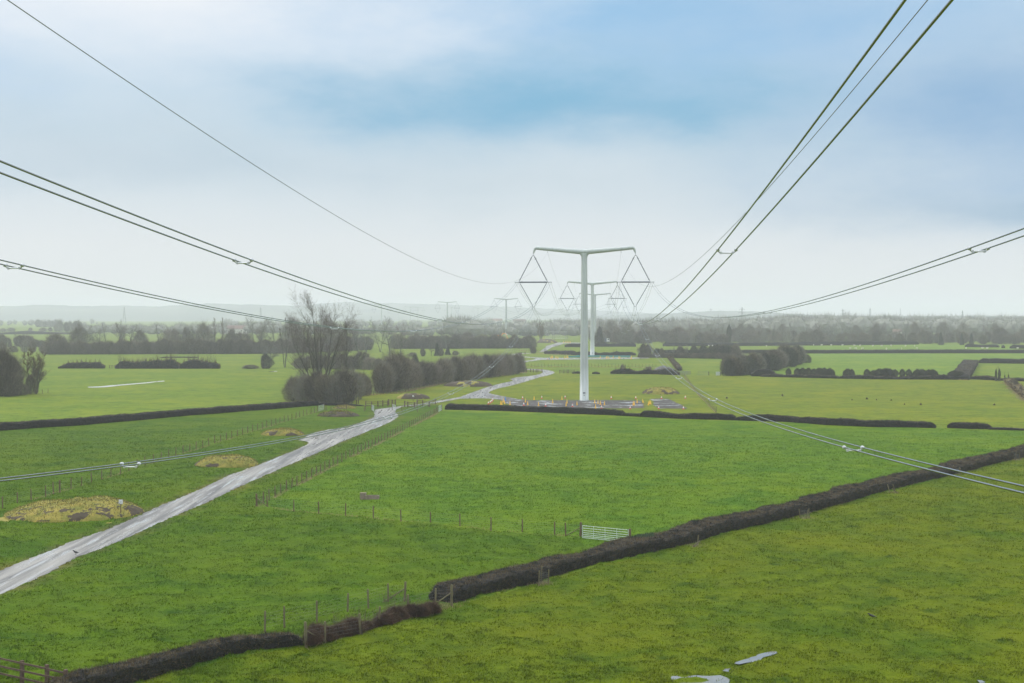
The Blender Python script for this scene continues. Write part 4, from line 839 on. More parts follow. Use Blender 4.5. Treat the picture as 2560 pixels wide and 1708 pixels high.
guard('slim tree guard of upright posts at the middle of the big hedge', 2013, 1297, 3, .95, False, 3)
guard('leaning tree guard frame just left of the crossing cables', 2236, 1233, 3, .95, True, 4)
guard('upright tree guard below the crossing bright cables', 2395, 1188, 3, .95, False, 5)
guard('half hidden tree guard at the right edge of the picture', 2541, 1150, 3, .95, False, 6)
# cones
def cone_proto(kind):
    t = TM(); o = None
    if kind == 'yellow' or kind == 'blue':
        m1 = M['yel'] if kind == 'yellow' else M['blue']; H_ = .86 if kind == 'yellow' else .95
        o = thing('traffic_cone', '', 'traffic cone'); t.box((0, 0, .03), (.34, .34, .06)); t.build('base', m1, o)
        t = TM(); t.tube([(0, 0, .05), (0, 0, .12), (0, 0, H_ - .02), (0, 0, H_)], [.15, .135, .04, .025], 12); t.build('cone', m1, o, smooth=True)
    else:
        o = thing('traffic_cone', '', 'traffic cone'); t.box((0, 0, .03), (.42, .42, .06)); t.build('base', M['red'], o)
        t = TM(); t.tube([(0, 0, .05), (0, 0, .26)], [.165, .13], 12); t.tube([(0, 0, .60), (0, 0, .74), (0, 0, .76)], [.065, .04, .025], 12); t.build('cone', M['red'], o, smooth=True)
        t = TM(); t.tube([(0, 0, .262), (0, 0, .598)], [.132, .067], 12); t.build('reflective_sleeve', M['refl'], o, smooth=True)
    return o
CP = {k: cone_proto(k) for k in ('yellow', 'blue', 'red')}; used = set()
def cone(kind, px_, py_, label, group, sc_=1.0, tilt=0):
    x, y, _ = P(px_, py_)
    if kind not in used: o = CP[kind]; used.add(kind); o.location = (x, y, .03)
    else: o = duptree(CP[kind], (x, y, .03))
    o['label'] = label; o['group'] = group; o.scale = (sc_,) * 3; o.rotation_euler = (0, tilt, (px_ * 7) % 3)
    return o
Zp = (1200, 820, 7.129); Zq = (1440, 860, 6.184)
L1 = z5([(150, 1362), (183, 1345), (210, 1328), (228, 1300)], *Zp)
for (x, y), lb in zip(L1, ('nearest the hedge', 'second from the hedge', 'third from the hedge', 'farthest from the hedge')): cone('red', x, y, 'red and white cone ' + lb + ' in the slanting line left of the pad', 'red and white cones')
for i, (x, y) in enumerate(z5([(760, 1268), (1100, 1262), (1518, 1257)], *Zp)): cone('red', x, y, 'red and white cone ' + ('leftmost', 'middle', 'rightmost')[i] + ' of the row behind the pad, left of the pylon', 'red and white cones')
for i, (x, y) in enumerate(z5([(545, 850), (923, 853), (1322, 852), (1690, 845)], *Zq)): cone('red', x, y, 'red and white cone behind the pad, ' + ('first', 'second', 'third', 'fourth')[i] + ' right of the pylon', 'red and white cones')
for i, (x, y) in enumerate(z5([(395, 1002), (838, 1008), (1278, 1010), (1660, 1014)], *Zq)): cone('red', x, y, 'red and white cone just behind the hedge, ' + ('first', 'second', 'third', 'fourth')[i] + ' right of the pylon', 'red and white cones')
for i, (x, y) in enumerate(z5([(780, 1385), (1170, 1400), (1648, 1408)], *Zp)): cone('red', x, y, 'red cone tip above the hedge, ' + ('leftmost', 'middle', 'rightmost')[i] + ' of three left of the pylon', 'red and white cones')
cone('blue', *z5([(453, 1302)], *Zp)[0], 'single tall blue cone at the left end of the pad', 'blue cones')
YL = z5([(368, 1372), (390, 1370), (413, 1328), (437, 1354), (535, 1372), (810, 1328), (850, 1377), (965, 1285), (1043, 1390), (1295, 1338), (1460, 1283), (1535, 1395), (1550, 1345), (1728, 1378)], *Zp)
for i, (x, y) in enumerate(YL): cone('yellow', x, y, 'tall yellow cone, ' + nth(i) + ' from the left end of the nearest pad', 'yellow cones on the nearest pad')
YR = z5([(290, 920), (303, 996), (340, 926), (378, 940), (440, 948), (886, 948), (902, 951), (945, 915), (1038, 912), (1120, 950), (1137, 930), (1155, 935)], *Zq)
for i, (x, y) in enumerate(YR): cone('yellow', x, y, ('tall yellow cone, ' + nth(i) + ' to the right of the pylon column') if i != 8 else 'yellow cone leaning over between the two pads', 'yellow cones on the nearest pad', 1, .3 if i == 8 else 0)
FL = z5([(1250, 552), (1275, 541), (1293, 541), (1355, 541), (1388, 550), (1512, 546), (1550, 535), (1568, 535)], *Zp)
for i, (x, y) in enumerate(FL): cone('yellow', x, y, 'distant yellow cone, ' + nth(i) + ' from the left on the second pylon pad', 'yellow cones on the far pads', 1.35)
cone('blue', *z5([(1235, 562)], *Zp)[0], 'distant blue cone at the left end of the second pylon pad', 'blue cones', 1.2)
cone('red', *z5([(1208, 562)], *Zp)[0], 'distant red and white cone at the left end of the second pylon pad', 'red and white cones', 1.2)
FR_ = z5([(375, 222), (468, 231), (481, 222), (507, 229), (575, 221), (662, 226), (680, 229), (853, 236)], *Zq)
for i, (x, y) in enumerate(FR_): cone('yellow', x, y, 'distant yellow cone, ' + nth(i) + ' to the right of the second pylon column', 'yellow cones on the far pads', 1.9 if i == 7 else 1.35)
for i, (x, y) in enumerate(z5([(1490, 268), (1530, 267), (1555, 267), (1585, 268), (1610, 269)], *Zp)): cone('yellow', x, y, 'tiny orange yellow cone, ' + nth(i) + ' from the left on the third pylon pad', 'yellow cones on the far pads', 1.6)
t = TM(); A_ = z5([(1570, 532), (1790, 532)], *Zp) + z5([(0, 206), (160, 206), (400, 206), (860, 209)], *Zq)
c, _ = resample([P(x, y)[:2] for x, y in A_], 2.5)
for i in range(len(c) - 1):
    d = c[i + 1] - c[i]; t.box((*(c[i] + d / 2), .55), (np.linalg.norm(d), .05, .7), math.atan2(d[1], d[0])); t.box((*c[i], .5), (.08, .08, 1.0))
tag(t.build('barrier_netting', M['net']), 'low teal barrier netting along the second pylon pad', 'barrier')
# crows
def crow(label, px_, py_, rz):
    x, y, _ = P(px_, py_); o = thing('crow', label, 'crow', (x, y, .02), rz, 'crows on the ground')
    t = TM(); t.tube([(-.30, 0, .17), (-.22, 0, .18), (-.12, 0, .20), (-.02, 0, .225), (.08, 0, .25), (.14, 0, .30), (.18, 0, .345), (.22, 0, .355), (.25, 0, .35), (.27, 0, .345), (.33, 0, .33)],
                     [.035, .045, .07, .085, .08, .055, .045, .045, .03, .016, .004], 10, ry=[.008, .02, .06, .08, .078, .055, .045, .045, .03, .016, .004])
    for s in (-1, 1): t.tube([(-.02, s * .035, .16), (-.01, s * .04, .09), (.0, s * .04, .02)], [.02, .009, .007], 5); t.box((.02, s * .04, .012), (.07, .03, .012)); t.tube([(.06, s * .075, .25), (-.08, s * .085, .215), (-.24, s * .03, .185)], [.02, .035, .006], 6)
    t.build('body', M['crow'], o, smooth=True)
crow('black crow standing on the wet track', 189.5, 1388, R(170)); crow('black crow in the short grass of the near field', 2180, 1549, R(160))
# ------------------------------------------------------------------ trees and shrubs: prototypes of unit height, copied and scaled
def norm(v): return v / (np.linalg.norm(v) + 1e-9)
def rot(v, k, a): return v * math.cos(a) + np.cross(k, v) * math.sin(a) + k * np.dot(k, v) * (1 - math.cos(a))
def bare(seed, stems, trunk_frac, spread, angs, ratio, nch, trop, r0, lvls=4, bare0=.3, tw=.0028, upl=None, wig=.10):
    """returns (trunk TM, crown TM) for a tree of height 1"""
    rg = np.random.default_rng(seed); T = TM(); K = TM(); tips = []
    sp_, sd, sl, sw = [], [], [], []
    def br(p, d, Ln, r, lv):
        n = 6 if lv == 0 else 4 if lv < 3 else 2
        pts = [p]; rr = [r]
        for i in range(n):
            d = norm(d + rg.normal(size=3) * (wig if lv < 2 else wig * 1.9) + np.array([0, 0, trop * (1 if lv else .6)]))
            q = p + d * Ln / n; r2 = r * (1 - .72 * (i + 1) / n)
            fr = (i + 1) / n
            if lv < lvls and fr > (bare0 if lv == 0 else .22):
                for k in range(nch[lv]):
                    ax = norm(np.cross(d, rg.normal(size=3))); a = R(angs[min(lv, len(angs) - 1)] * rg.uniform(.6, 1.35))
                    cl = Ln * (ratio if lv == 0 else .58 if lv == 1 else .66 if lv == 2 else .8) * (1 - (.45 if lv == 0 else .3) * fr) * rg.uniform(.6, 1.2) * (spread if lv == 0 else 1)
                    br(q, norm(rot(d, ax, a)), cl, max(r2 * .62, .0006), lv + 1)
            pts.append(q); rr.append(max(r2, .0008)); p = q
        if lv <= 1 or (lv == 2 and r > .003): T.tube(pts, rr, 6 if lv == 0 else 4, cap=False)
        else:
            for i in range(n):
                sp_.append(pts[i]); sd.append(pts[i + 1] - pts[i]); sl.append(np.linalg.norm(pts[i + 1] - pts[i]) * 1.25); sw.append(tw * (1.6 if lv <= 2 else 1.25 if lv == 3 else 1))
    for s in range(stems):
        a = 2.4 * s + rg.random(); tl = 0 if stems == 1 else spread * (.08 + .5 * (s + rg.random() * .8) / stems)
        br(np.array([.015 * math.cos(a) * (stems > 1), .015 * math.sin(a) * (stems > 1), -.01]), norm(np.array([math.cos(a) * tl + (0 if stems > 1 else rg.normal() * .06), math.sin(a) * tl, 1])), trunk_frac * (1 if s == 0 else rg.uniform(.75, 1.0)), r0 * (1 if stems == 1 else .75), 0)
    K.slivers(sp_, sd, np.array(sl), np.array(sw), 0, rg)
    return T, K
def mass(seed, n, stems, form, Lr, w, up=.55, hollow=.55, pale=.25):
    """twiggy shrub of height 1, half width about .5: stems plus a cloud of short twigs"""
    rg = np.random.default_rng(seed); T = TM(); K = TM()
    for s in range(stems):
        a = rg.random() * 6.28; r = rg.random() * .30; x, y = math.cos(a) * r, math.sin(a) * r
        T.tube([(x * .5, y * .5, -.03), (x * .8, y * .8, .3), (x * 1.2 + rg.normal() * .04, y * 1.2, .6), (x * 1.4 + rg.normal() * .06, y * 1.4, .85)], [.016, .012, .007, .003], 4, cap=False)
    lob = rg.random((9, 3)) * [6.28, .8, 1]
    th = rg.random(n) * 6.28; z = rg.random(n) ** .9; rad = (hollow + (1 - hollow) * rg.random(n) ** .5) if hollow < 1 else np.ones(n)
    if form == 'dome': prof = .5 * np.sqrt(np.clip(1 - ((z - .28) / .74) ** 2, .0, 1))
    elif form == 'egg': prof = .46 * np.sin(np.clip(z * .86 + .14, 0, 1) * math.pi) ** .6
    elif form == 'cone': prof = .40 * (1 - z) ** .8 + .02
    else: prof = .5 * np.clip(1.08 - z ** 6, 0, 1) * (.75 + .25 * z)
    wob = np.ones(n)
    for a, zc, am in lob: wob += (am - .45) * .95 * np.exp(-((np.angle(np.exp(1j * (th - a)))) / .6) ** 2 - ((z - zc) / .28) ** 2)
    r = prof * rad * wob; zt = 1 + .16 * (fbm(np.cos(th) * 2 + seed, np.sin(th) * 2, seed, 2) - .5) * 2
    p = np.column_stack([np.cos(th) * r, np.sin(th) * r, z * zt * .93])
    d = np.column_stack([np.cos(th) * .55, np.sin(th) * .55, np.full(n, up)]) + rg.normal(size=(n, 3)) * .5
    K.slivers(p, d, Lr[0] + (Lr[1] - Lr[0]) * rg.random(n), w, np.where(rg.random(n) < pale, 1, 0), rg)
    no = int(n / 2.6); o = rg.choice(n, no); po = p[o] * [1.04, 1.04, 1.02]
    K.slivers(po, d[o] + rg.normal(size=(no, 3)) * .25 + [0, 0, .25], Lr[1] * (.7 + 1.2 * rg.random(no)), w * .55, np.where(rg.random(no) < pale + .25, 1, 0), rg)
    return T, K
def proto(kind, tk, tm_, cm, cname):
    T, K = tk; t = T.build('trunk', tm_, smooth=True); k = K.build(cname, cm if isinstance(cm, list) else [cm, cm]); a, b = t.data, k.data
    bpy.data.objects.remove(t); bpy.data.objects.remove(k); return (kind, a, b, cname)
PR = {
 'tall': proto('bare_tree', bare(1, 6, .86, .95, (26, 30, 34, 38), .58, (2, 2, 2, 2), .045, .017, 4, .32, .0016, wig=.04), M['bark'], M['twig'], 'branches'),
 'pole': proto('bare_tree', bare(2, 1, .92, .85, (34, 34, 38, 42), .42, (3, 2, 2, 2), .09, .017, 4, .26, .0024, wig=.05), M['bark'], M['twig'], 'branches'),
 'stems': proto('bare_tree', bare(3, 5, .95, .40, (30, 30, 36, 40), .26, (2, 2, 2, 2), .07, .012, 4, .36, .0022, wig=.05), M['bark'], M['twig'], 'branches'),
 'oak': proto('bare_tree', bare(4, 1, .62, 1.35, (48, 42, 42, 45), .62, (2, 2, 2, 2), .07, .026, 4, .30, .0032, wig=.10), M['bark'], M['twig3'], 'branches'),
 'oak2': proto('bare_tree', bare(14, 1, .66, 1.15, (42, 40, 42, 45), .60, (2, 2, 2, 2), .08, .024, 4, .28, .0032, wig=.12), M['bark'], M['twig'], 'branches'),
 'ash': proto('bare_tree', bare(5, 2, .80, .95, (36, 36, 40, 44), .48, (2, 2, 2, 1), .08, .020, 4, .26, .0032, wig=.09), M['bark'], M['twig3'], 'branches'),
 'snag': proto('bare_tree', bare(6, 1, .80, .9, (40, 40, 40), .42, (1, 2, 1, 1), .06, .024, 4, .45, .0040, wig=.15), M['bark'], M['twig3'], 'branches'),
 'willow': proto('bare_tree', bare(7, 9, .86, .85, (28, 28, 30, 34), .36, (2, 2, 2, 1), .06, .013, 4, .24, .0034, wig=.07), M['bark'], M['twig2'], 'branches'),
 'whips': proto('bush', bare(8, 12, .95, .6, (20, 22, 26), .30, (1, 1, 1, 1), .05, .005, 3, .4, .0040, wig=.05), M['bark'], M['twig2'], 'branches'),
 'dome': proto('shrub', mass(9, 4200, 14, 'dome', (.10, .24), .0085, .6, .3, .3), M['bark'], [M['shrub'], M['pale']], 'twigs'),
 'dome2': proto('shrub', mass(10, 4200, 14, 'flat', (.09, .22), .0085, .8, .3, .3), M['bark'], [M['shrub'], M['pale']], 'twigs'),
 'egg': proto('shrub', mass(11, 4200, 10, 'egg', (.09, .20), .010, .6, .3, .3), M['bark'], [M['shrub'], M['pale']], 'twigs'),
 'ivy': proto('ivy_clad_tree', mass(12, 5500, 8, 'flat', (.05, .11), .020, .3, .5), M['bark'], [M['dgreen'], M['shrub']], 'leaves'),
 'fir': proto('conifer', mass(13, 4500, 3, 'cone', (.06, .13), .016, -.1, .3), M['bark'], [M['dgreen'], M['shrub']], 'leaves'),
 'bramble': proto('bramble', mass(17, 3000, 10, 'dome', (.16, .45), .016, .7, .15, .0), M['bramble'], [M['bramble'], M['htop']], 'stems'),
 'bushg': proto('shrub', mass(18, 4600, 12, 'dome', (.06, .15), .013, .4, .3, .25), M['bark'], [M['dgreen'], M['shrub']], 'leaves'),
 'bushg2': proto('shrub', mass(19, 4600, 12, 'egg', (.06, .15), .013, .4, .3, .25), M['bark'], [M['dgreen'], M['pale']], 'leaves'),
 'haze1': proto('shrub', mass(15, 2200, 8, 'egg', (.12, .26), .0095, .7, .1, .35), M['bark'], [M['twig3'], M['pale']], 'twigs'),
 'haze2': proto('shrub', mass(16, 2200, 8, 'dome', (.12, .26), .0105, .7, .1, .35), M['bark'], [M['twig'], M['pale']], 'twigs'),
}
def plant(kind, px_, base, top, label, cat, group, w=1.0, seed=0, rz=None, name=None, Y=None):
    x, y, _ = P(px_, base); H = hgt(base, top, y); nm, a, b, cn = PR[kind]; rg = np.random.default_rng(int(seed * 131 + px_ * 7) & 0xffff)
    o = thing(name or nm, label, cat, (x, y, 0), rg.random() * 6.28 if rz is None else rz, group); o.scale = (H * w, H * w, H)
    for q, me in (('trunk', a), (cn, b)): c = bpy.data.objects.new(q, me); C.objects.link(c); c.parent = o
    return o
# brambles and stems in the hedge gap
rg = np.random.default_rng(61); BR = []
for q in range(56):
    u = (q + rg.random()) / 56; v = rg.random() ** .8; x0, b0 = 762 + 258 * u, 1606 - 66 * u; x1, b1 = 775 + 345 * u, 1616 - 92 * u
    BR.append((x0 + (x1 - x0) * v, b0 + (b1 - b0) * v, rg.uniform(.25, .80) * (1.15 - .5 * v)))
for i, (x, b_, h_) in enumerate(sorted(BR)):
    Yq = P(x, b_)[1]; plant('bramble', x, b_, b_ - h_ * F / Yq, nth(i) + ' bramble clump from the left in the gap between the near hedges', 'bramble', 'brambles in the hedge gap', rg.uniform(1.0, 1.9), i, name='bramble')
for i, (x, b_, t_) in enumerate([(837, 1588, 1520), (895, 1572, 1508), (968, 1540, 1468), (985, 1532, 1478), (1045, 1514, 1480), (815, 1590, 1548), (858, 1588, 1540), (872, 1580, 1530), (915, 1566, 1520), (940, 1560, 1512), (1005, 1528, 1484), (1020, 1522, 1486), (905, 1590, 1555)]):
    plant('whips', x, b_, t_, 'wispy dark sapling, ' + nth(i) + ' from the left, standing in the bramble gap', 'sapling', 'saplings in the hedge gap', .9, i, name='sapling')
# tall clump beside the track junction
CL = 'tree clump beside the track junction'
for i, (k, x, b_, t_, lb, w) in enumerate([('tall', 803, 1001, 768, 'tallest many stemmed bare tree, widest crown of the central clump', .92), ('pole', 868, 1003, 820, 'single straight bare tree right of the tallest one, half ivy green', .62), ('ash', 779, 1000, 880, 'crooked smaller bare tree leaning left under the tallest one', .9),
        ('stems', 712, 919, 796, 'group of slim bare poplar stems behind the left side of the clump', .75), ('oak', 672, 921, 850, 'rounded reddish bare tree left of the slim poplars', .95), ('pole', 790, 922, 815, 'slim bare tree showing through behind the tallest one', .5)]):
    plant(k, x, b_, t_, lb, 'tree', CL, w, i)
plant('bushg2', 664, 922, 886, 'dark ivy covered stump left of the reddish bare tree', 'bush', CL, .9, 3)
plant('dome', 625, 922, 913, 'small flat dark bush alone in the left field', 'bush', CL, 4.4, 4)
for i, (x, b_, t_, w, k) in enumerate([(735, 1003, 946, .75, 'dome'), (762, 1006, 940, .85, 'haze1'), (790, 1008, 934, .8, 'egg'), (815, 1010, 940, .8, 'dome2'), (838, 1011, 944, .8, 'haze1'), (862, 1010, 930, .75, 'egg'), (885, 1000, 928, .85, 'haze1'), (903, 990, 936, .8, 'dome'), (916, 986, 946, .75, 'dome'), (748, 1000, 950, .9, 'dome2'), (850, 1000, 930, .8, 'dome'), (830, 1008, 955, .5, 'haze2')]):
    plant(k, x, b_, t_, nth(i) + ' shrub of the dark thicket under the tall bare trees, counted from its left', 'shrub', 'thicket under the tall trees', w * 1.1, i)
for i, (x, b_, t_, w) in enumerate([(752, 921, 896, 1.5), (775, 921, 892, 1.6), (800, 922, 890, 1.4), (835, 923, 893, 1.3), (855, 924, 885, 1.2), (880, 924, 892, 1.3), (905, 924, 882, 1.1), (925, 925, 895, 1.4), (950, 925, 898, 1.3), (975, 925, 902, 1.3), (1000, 925, 906, 1.2)]):
    plant(('dome', 'haze2', 'dome2')[i % 3], x, b_, t_, nth(i) + ' brownish shrub in the row behind the tall tree clump, from the left', 'shrub', 'shrub row behind the tall clump', w, i)
# thicket along the track
rg = np.random.default_rng(5)
xs = np.array([955, 964, 976, 992, 1008, 1024, 1040, 1056, 1072, 1088, 1104, 1120, 1136, 1152, 1168, 1184, 1200, 1216, 1232, 1248, 1264, 1278, 1290])
bs = np.interp(xs, [940, 1010, 1120, 1298], [986, 972, 957, 934]); ts = np.interp(xs, [940, 965, 985, 1012, 1040, 1100, 1180, 1298], [936, 912, 885, 898, 915, 903, 895, 890]) + rg.normal(size=len(xs)) * 3
for i, (x, b_, t_) in enumerate(zip(xs, bs, ts)):
    plant(('dome2', 'haze1', 'egg', 'dome', 'haze2')[i % 5], x, b_, t_ + ((i * 31) % 7 - 3), nth(i) + ' shrub from the left end of the long dark trackside thicket', 'shrub', 'shrubs of the trackside thicket', (.75 if 970 < x < 1005 else .72) * 1.15, i)
    if i % 2 == 0: plant('dome', x + 6, b_ - 7, t_ - 1 + rg.normal() * 2, nth(i // 2) + ' shrub in the rear row of the trackside thicket, from the left', 'shrub', 'rear shrubs of the trackside thicket', .85, i + 50)
plant('ash', 985, 972, 872, 'pale bushy bare tree poking out at the left end of the trackside thicket', 'tree', 'trees of the trackside thicket', .8, 2)
plant('ivy', 1037, 945, 888, 'narrow ivy column standing up from the trackside thicket', 'ivy column', 'trees of the trackside thicket', .35, 3)
plant('dome', 1306, 931, 912, 'small dark bush at the right end of the trackside thicket', 'bush', 'trees of the trackside thicket', .9, 4)
plant('egg', 1333, 884, 868, 'small round dark bush alone beside the far track', 'bush', 'single bushes in the fields', 1.1, 5)
for i, (k, x, b_, t_, w, lb) in enumerate([('egg', 1057, 891, 872, .8, 'upright dark shrub left of the small thorn tree'), ('oak', 1078, 890, 850, .8, 'little bare thorn tree in the field before the big round tree'), ('fir', 1092, 890, 858, .6, 'narrow dark shrub at the foot of the round tree'), ('egg', 1102, 890, 872, 1.0, 'rounded dark bush right of the narrow one'), ('fir', 1120, 888, 868, 1.0, 'pointed dark bush in the field gap'), ('dome', 1138, 888, 878, 1.7, 'low reddish bush right of the pointed one'), ('dome', 1032, 892, 882, 2.0, 'low brown bush at the left end of the gap')]):
    plant(k, x, b_, t_, lb, 'bush' if k != 'oak' else 'tree', 'small bushes in the field gap', w, i)
# left edge clump
for i, (k, x, b_, t_, w, lb) in enumerate([('willow', 90, 985, 874, 1.0, 'yellowish many stemmed willow at the left edge clump'), ('egg', 8, 990, 880, .75, 'dark dense tree cut by the left edge'), ('egg', 33, 989, 896, .6, 'dark narrow tree between the edge tree and the willow'), ('dome', 20, 991, 930, .9, 'dark bush at the foot of the left edge trees'), ('dome2', 78, 986, 940, .62, 'dark ivy mass round the foot of the willow'), ('ash', 44, 987, 886, .7, 'thin bare tree just left of the willow'), ('dome', 55, 988, 962, 1.2, 'low undergrowth between the left edge trees'), ('egg', -18, 991, 884, .8, 'tree half outside the left edge')]):
    plant(k, x, b_, t_, lb, 'tree' if k in ('willow', 'egg', 'ash') else 'bush', 'clump at the left edge', w, i)
plant('whips', 300, 922, 878, 'wispy yellow sapling tuft over the long scrub hedge, left one', 'sapling', 'wispy saplings in the left field', .8, 1, name='sapling')
plant('whips', 528, 922, 878, 'wispy yellow sapling tuft over the scrub hedge, right one', 'sapling', 'wispy saplings in the left field', .95, 2, name='sapling')
# left treeline
LT = [(138, 886, 838, 'dome'), (158, 886, 845, 'haze1'), (212, 884, 811, 'ash'), (196, 885, 818, 'haze1'), (246, 884, 807, 'oak'), (266, 883, 804, 'snag'), (292, 883, 797, 'oak2'), (320, 884, 814, 'ash'), (352, 884, 828, 'haze1'), (398, 884, 801, 'snag'), (430, 884, 826, 'haze2'), (468, 884, 824, 'haze1'), (488, 884, 806, 'oak'), (512, 884, 812, 'haze1'), (535, 884, 801, 'pole'), (556, 884, 800, 'pole'), (578, 884, 826, 'haze1'), (606, 884, 832, 'haze2'), (640, 884, 794, 'ash'), (662, 884, 803, 'oak2'), (692, 884, 799, 'ash'), (735, 882, 800, 'haze1'), (760, 882, 808, 'ash'), (832, 881, 812, 'haze1'), (872, 880, 806, 'ash'), (896, 880, 803, 'oak2'), (916, 880, 806, 'oak'), (950, 880, 796, 'ash'), (975, 888, 801, 'oak'), (1000, 890, 806, 'oak2'), (1116, 873, 806, 'oak'), (1040, 872, 834, 'haze1'), (1062, 872, 832, 'oak2'), (1150, 871, 822, 'oak'), (1195, 870, 824, 'oak'), (1170, 871, 832, 'haze2'), (1353, 856, 806, 'willow')]
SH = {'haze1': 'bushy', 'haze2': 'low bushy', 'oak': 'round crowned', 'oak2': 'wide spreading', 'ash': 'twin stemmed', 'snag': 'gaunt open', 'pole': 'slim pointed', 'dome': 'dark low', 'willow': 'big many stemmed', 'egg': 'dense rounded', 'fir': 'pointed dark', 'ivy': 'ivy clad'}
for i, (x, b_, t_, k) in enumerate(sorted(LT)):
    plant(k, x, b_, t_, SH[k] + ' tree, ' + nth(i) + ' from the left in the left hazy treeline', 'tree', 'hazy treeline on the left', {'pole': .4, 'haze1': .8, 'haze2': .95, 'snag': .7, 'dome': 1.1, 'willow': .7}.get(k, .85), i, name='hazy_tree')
rg = np.random.default_rng(8); xx = 125; i = 0
while xx < 1330:
    if 925 < xx < 985: xx += 12; continue
    b_ = np.interp(xx, [120, 700, 990, 1330], [886.5, 884.5, 872.5, 871]); t_ = b_ - (rg.uniform(26, 37) if xx < 985 else rg.uniform(24, 34))
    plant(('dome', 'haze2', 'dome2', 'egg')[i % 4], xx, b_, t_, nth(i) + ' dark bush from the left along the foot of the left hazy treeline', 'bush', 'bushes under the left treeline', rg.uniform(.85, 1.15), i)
    xx += rg.uniform(11, 14.5); i += 1
for i, (x, b_, t_, k, w) in enumerate([(5, 868, 838, 'egg', 1), (18, 868, 846, 'dome', 1.2), (36, 867, 834, 'ash', .6), (50, 867, 840, 'egg', 1.2), (63, 867, 838, 'haze2', 1), (75, 867, 842, 'dome', 1), (88, 868, 850, 'dome', 1.5), (105, 868, 852, 'dome2', 1.6), (62, 881, 852, 'haze1', .9), (82, 881, 854, 'egg', .8), (105, 881, 856, 'haze1', .7), (32, 881, 866, 'dome', 1.6), (4, 893, 858, 'egg', .9), (118, 885, 860, 'dome', 1.2)]):
    plant(k, x, b_, t_, nth(i) + ' dark tree of the loose group above the willow at the left edge', 'tree', 'loose trees at the far left', w, i, name='hazy_tree')
FLT = [(8, 830, 822, 'dome', 2), (28, 829, 820, 'dome', 2.2), (76, 829, 820, 'egg', 1.3), (108, 829, 820, 'dome', 2), (126, 829, 819, 'egg', 1.2), (140, 829, 812, 'haze1', .8)] + [(150 + k * 8, 830, 803 + (k * 5) % 6, ('haze1', 'ash', 'egg')[k % 3], .8) for k in range(7)] + [(95 + k * 9, 818, 800 + (k * 7) % 5, ('egg', 'haze1')[k % 2], 1.0) for k in range(7)]
for i, (x, b_, t_, k, w) in enumerate(FLT):
    plant(k, x, b_, t_, nth(i) + ' pale tree or bush in the far left fields below the hill', 'tree', 'pale trees in the far left fields', w, i, name='hazy_tree')
# right treeline
rg = np.random.default_rng(12); RT = []
for x, t_, k in [(1510, 806, 'ash'), (1527, 804, 'haze1'), (1545, 806, 'oak2'), (1568, 806, 'haze1'), (1590, 807, 'oak'), (1612, 806, 'haze1'), (1637, 807, 'oak2'), (1668, 806, 'ash'), (1700, 808, 'oak'), (1722, 802, 'oak2'), (1745, 797, 'oak'), (1776, 801, 'ash'), (1800, 797, 'oak'), (1826, 803, 'snag'), (1850, 812, 'haze1'), (1876, 815, 'haze1'), (1903, 802, 'oak2'), (1932, 812, 'ash'), (1955, 812, 'haze1'), (1982, 804, 'oak'), (2010, 808, 'ash'), (2040, 801, 'oak2'), (2066, 806, 'oak'), (2085, 801, 'oak'), (2112, 812, 'ash'), (2140, 815, 'haze1'), (2165, 812, 'ash'), (2190, 810, 'haze1'), (2215, 801, 'oak2'), (2240, 800, 'oak'), (2262, 806, 'ash'), (2285, 808, 'haze1'), (2308, 806, 'oak2'), (2335, 804, 'ash'), (2358, 808, 'haze1'), (2385, 808, 'oak'), (2410, 810, 'haze1'), (2436, 812, 'ash'), (2462, 808, 'oak2'), (2490, 812, 'haze1'), (2515, 812, 'oak'), (2540, 808, 'ash'), (2566, 810, 'haze1')]:
    RT.append((x, rg.uniform(853, 857), t_, k))
for i, (x, b_, t_, k) in enumerate(RT):
    plant(k, x, b_, t_, SH[k] + ' tree, ' + nth(i) + ' from the left in the right hazy treeline', 'tree', 'hazy treeline on the right', {'haze1': .85, 'snag': .6}.get(k, .85), i, name='hazy_tree')
xx = 1500; i = 0
while xx < 2575:
    t_ = rg.uniform(818, 831) if xx < 1720 else rg.uniform(822, 838)
    plant(('haze1', 'egg', 'haze2', 'dome')[i % 4], xx, rg.uniform(854, 860), t_, nth(i) + ' grey bush from the left along the foot of the right hazy treeline', 'bush', 'bushes under the right treeline', rg.uniform(.9, 1.3), i)
    xx += rg.uniform(13, 17); i += 1
for i, (k, x, b_, t_, w, lb) in enumerate([('fir', 2352, 863, 832, .55, 'dark pointed conifer behind the sheep field, left one'), ('fir', 2404, 863, 835, .5, 'dark pointed conifer behind the sheep field, middle one'), ('fir', 2428, 862, 834, .55, 'dark pointed conifer behind the sheep field, right one'), ('egg', 2458, 861, 840, 1.0, 'dark rounded tree right of the conifers'), ('dome', 2500, 861, 838, 1.6, 'broad dark bush at the end of the sheep field'), ('dome2', 2535, 861, 838, 1.5, 'broad dark bush near the right edge of the treeline'), ('fir', 1500, 862, 818, .8, 'dark evergreen beside the blue lorry'), ('dome', 1780, 864, 836, 1.3, 'dark thicket bush before the right treeline, left one'), ('dome2', 1806, 864, 838, 1.3, 'dark thicket bush before the right treeline, right one'), ('ivy', 1822, 862, 812, .25, 'ivy wrapped trunk before the right treeline'), ('egg', 2155, 858, 832, .9, 'dense dark tree above the sheep field')]):
    plant(k, x, b_, t_, lb, 'tree', 'darker trees before the right treeline', w, i)
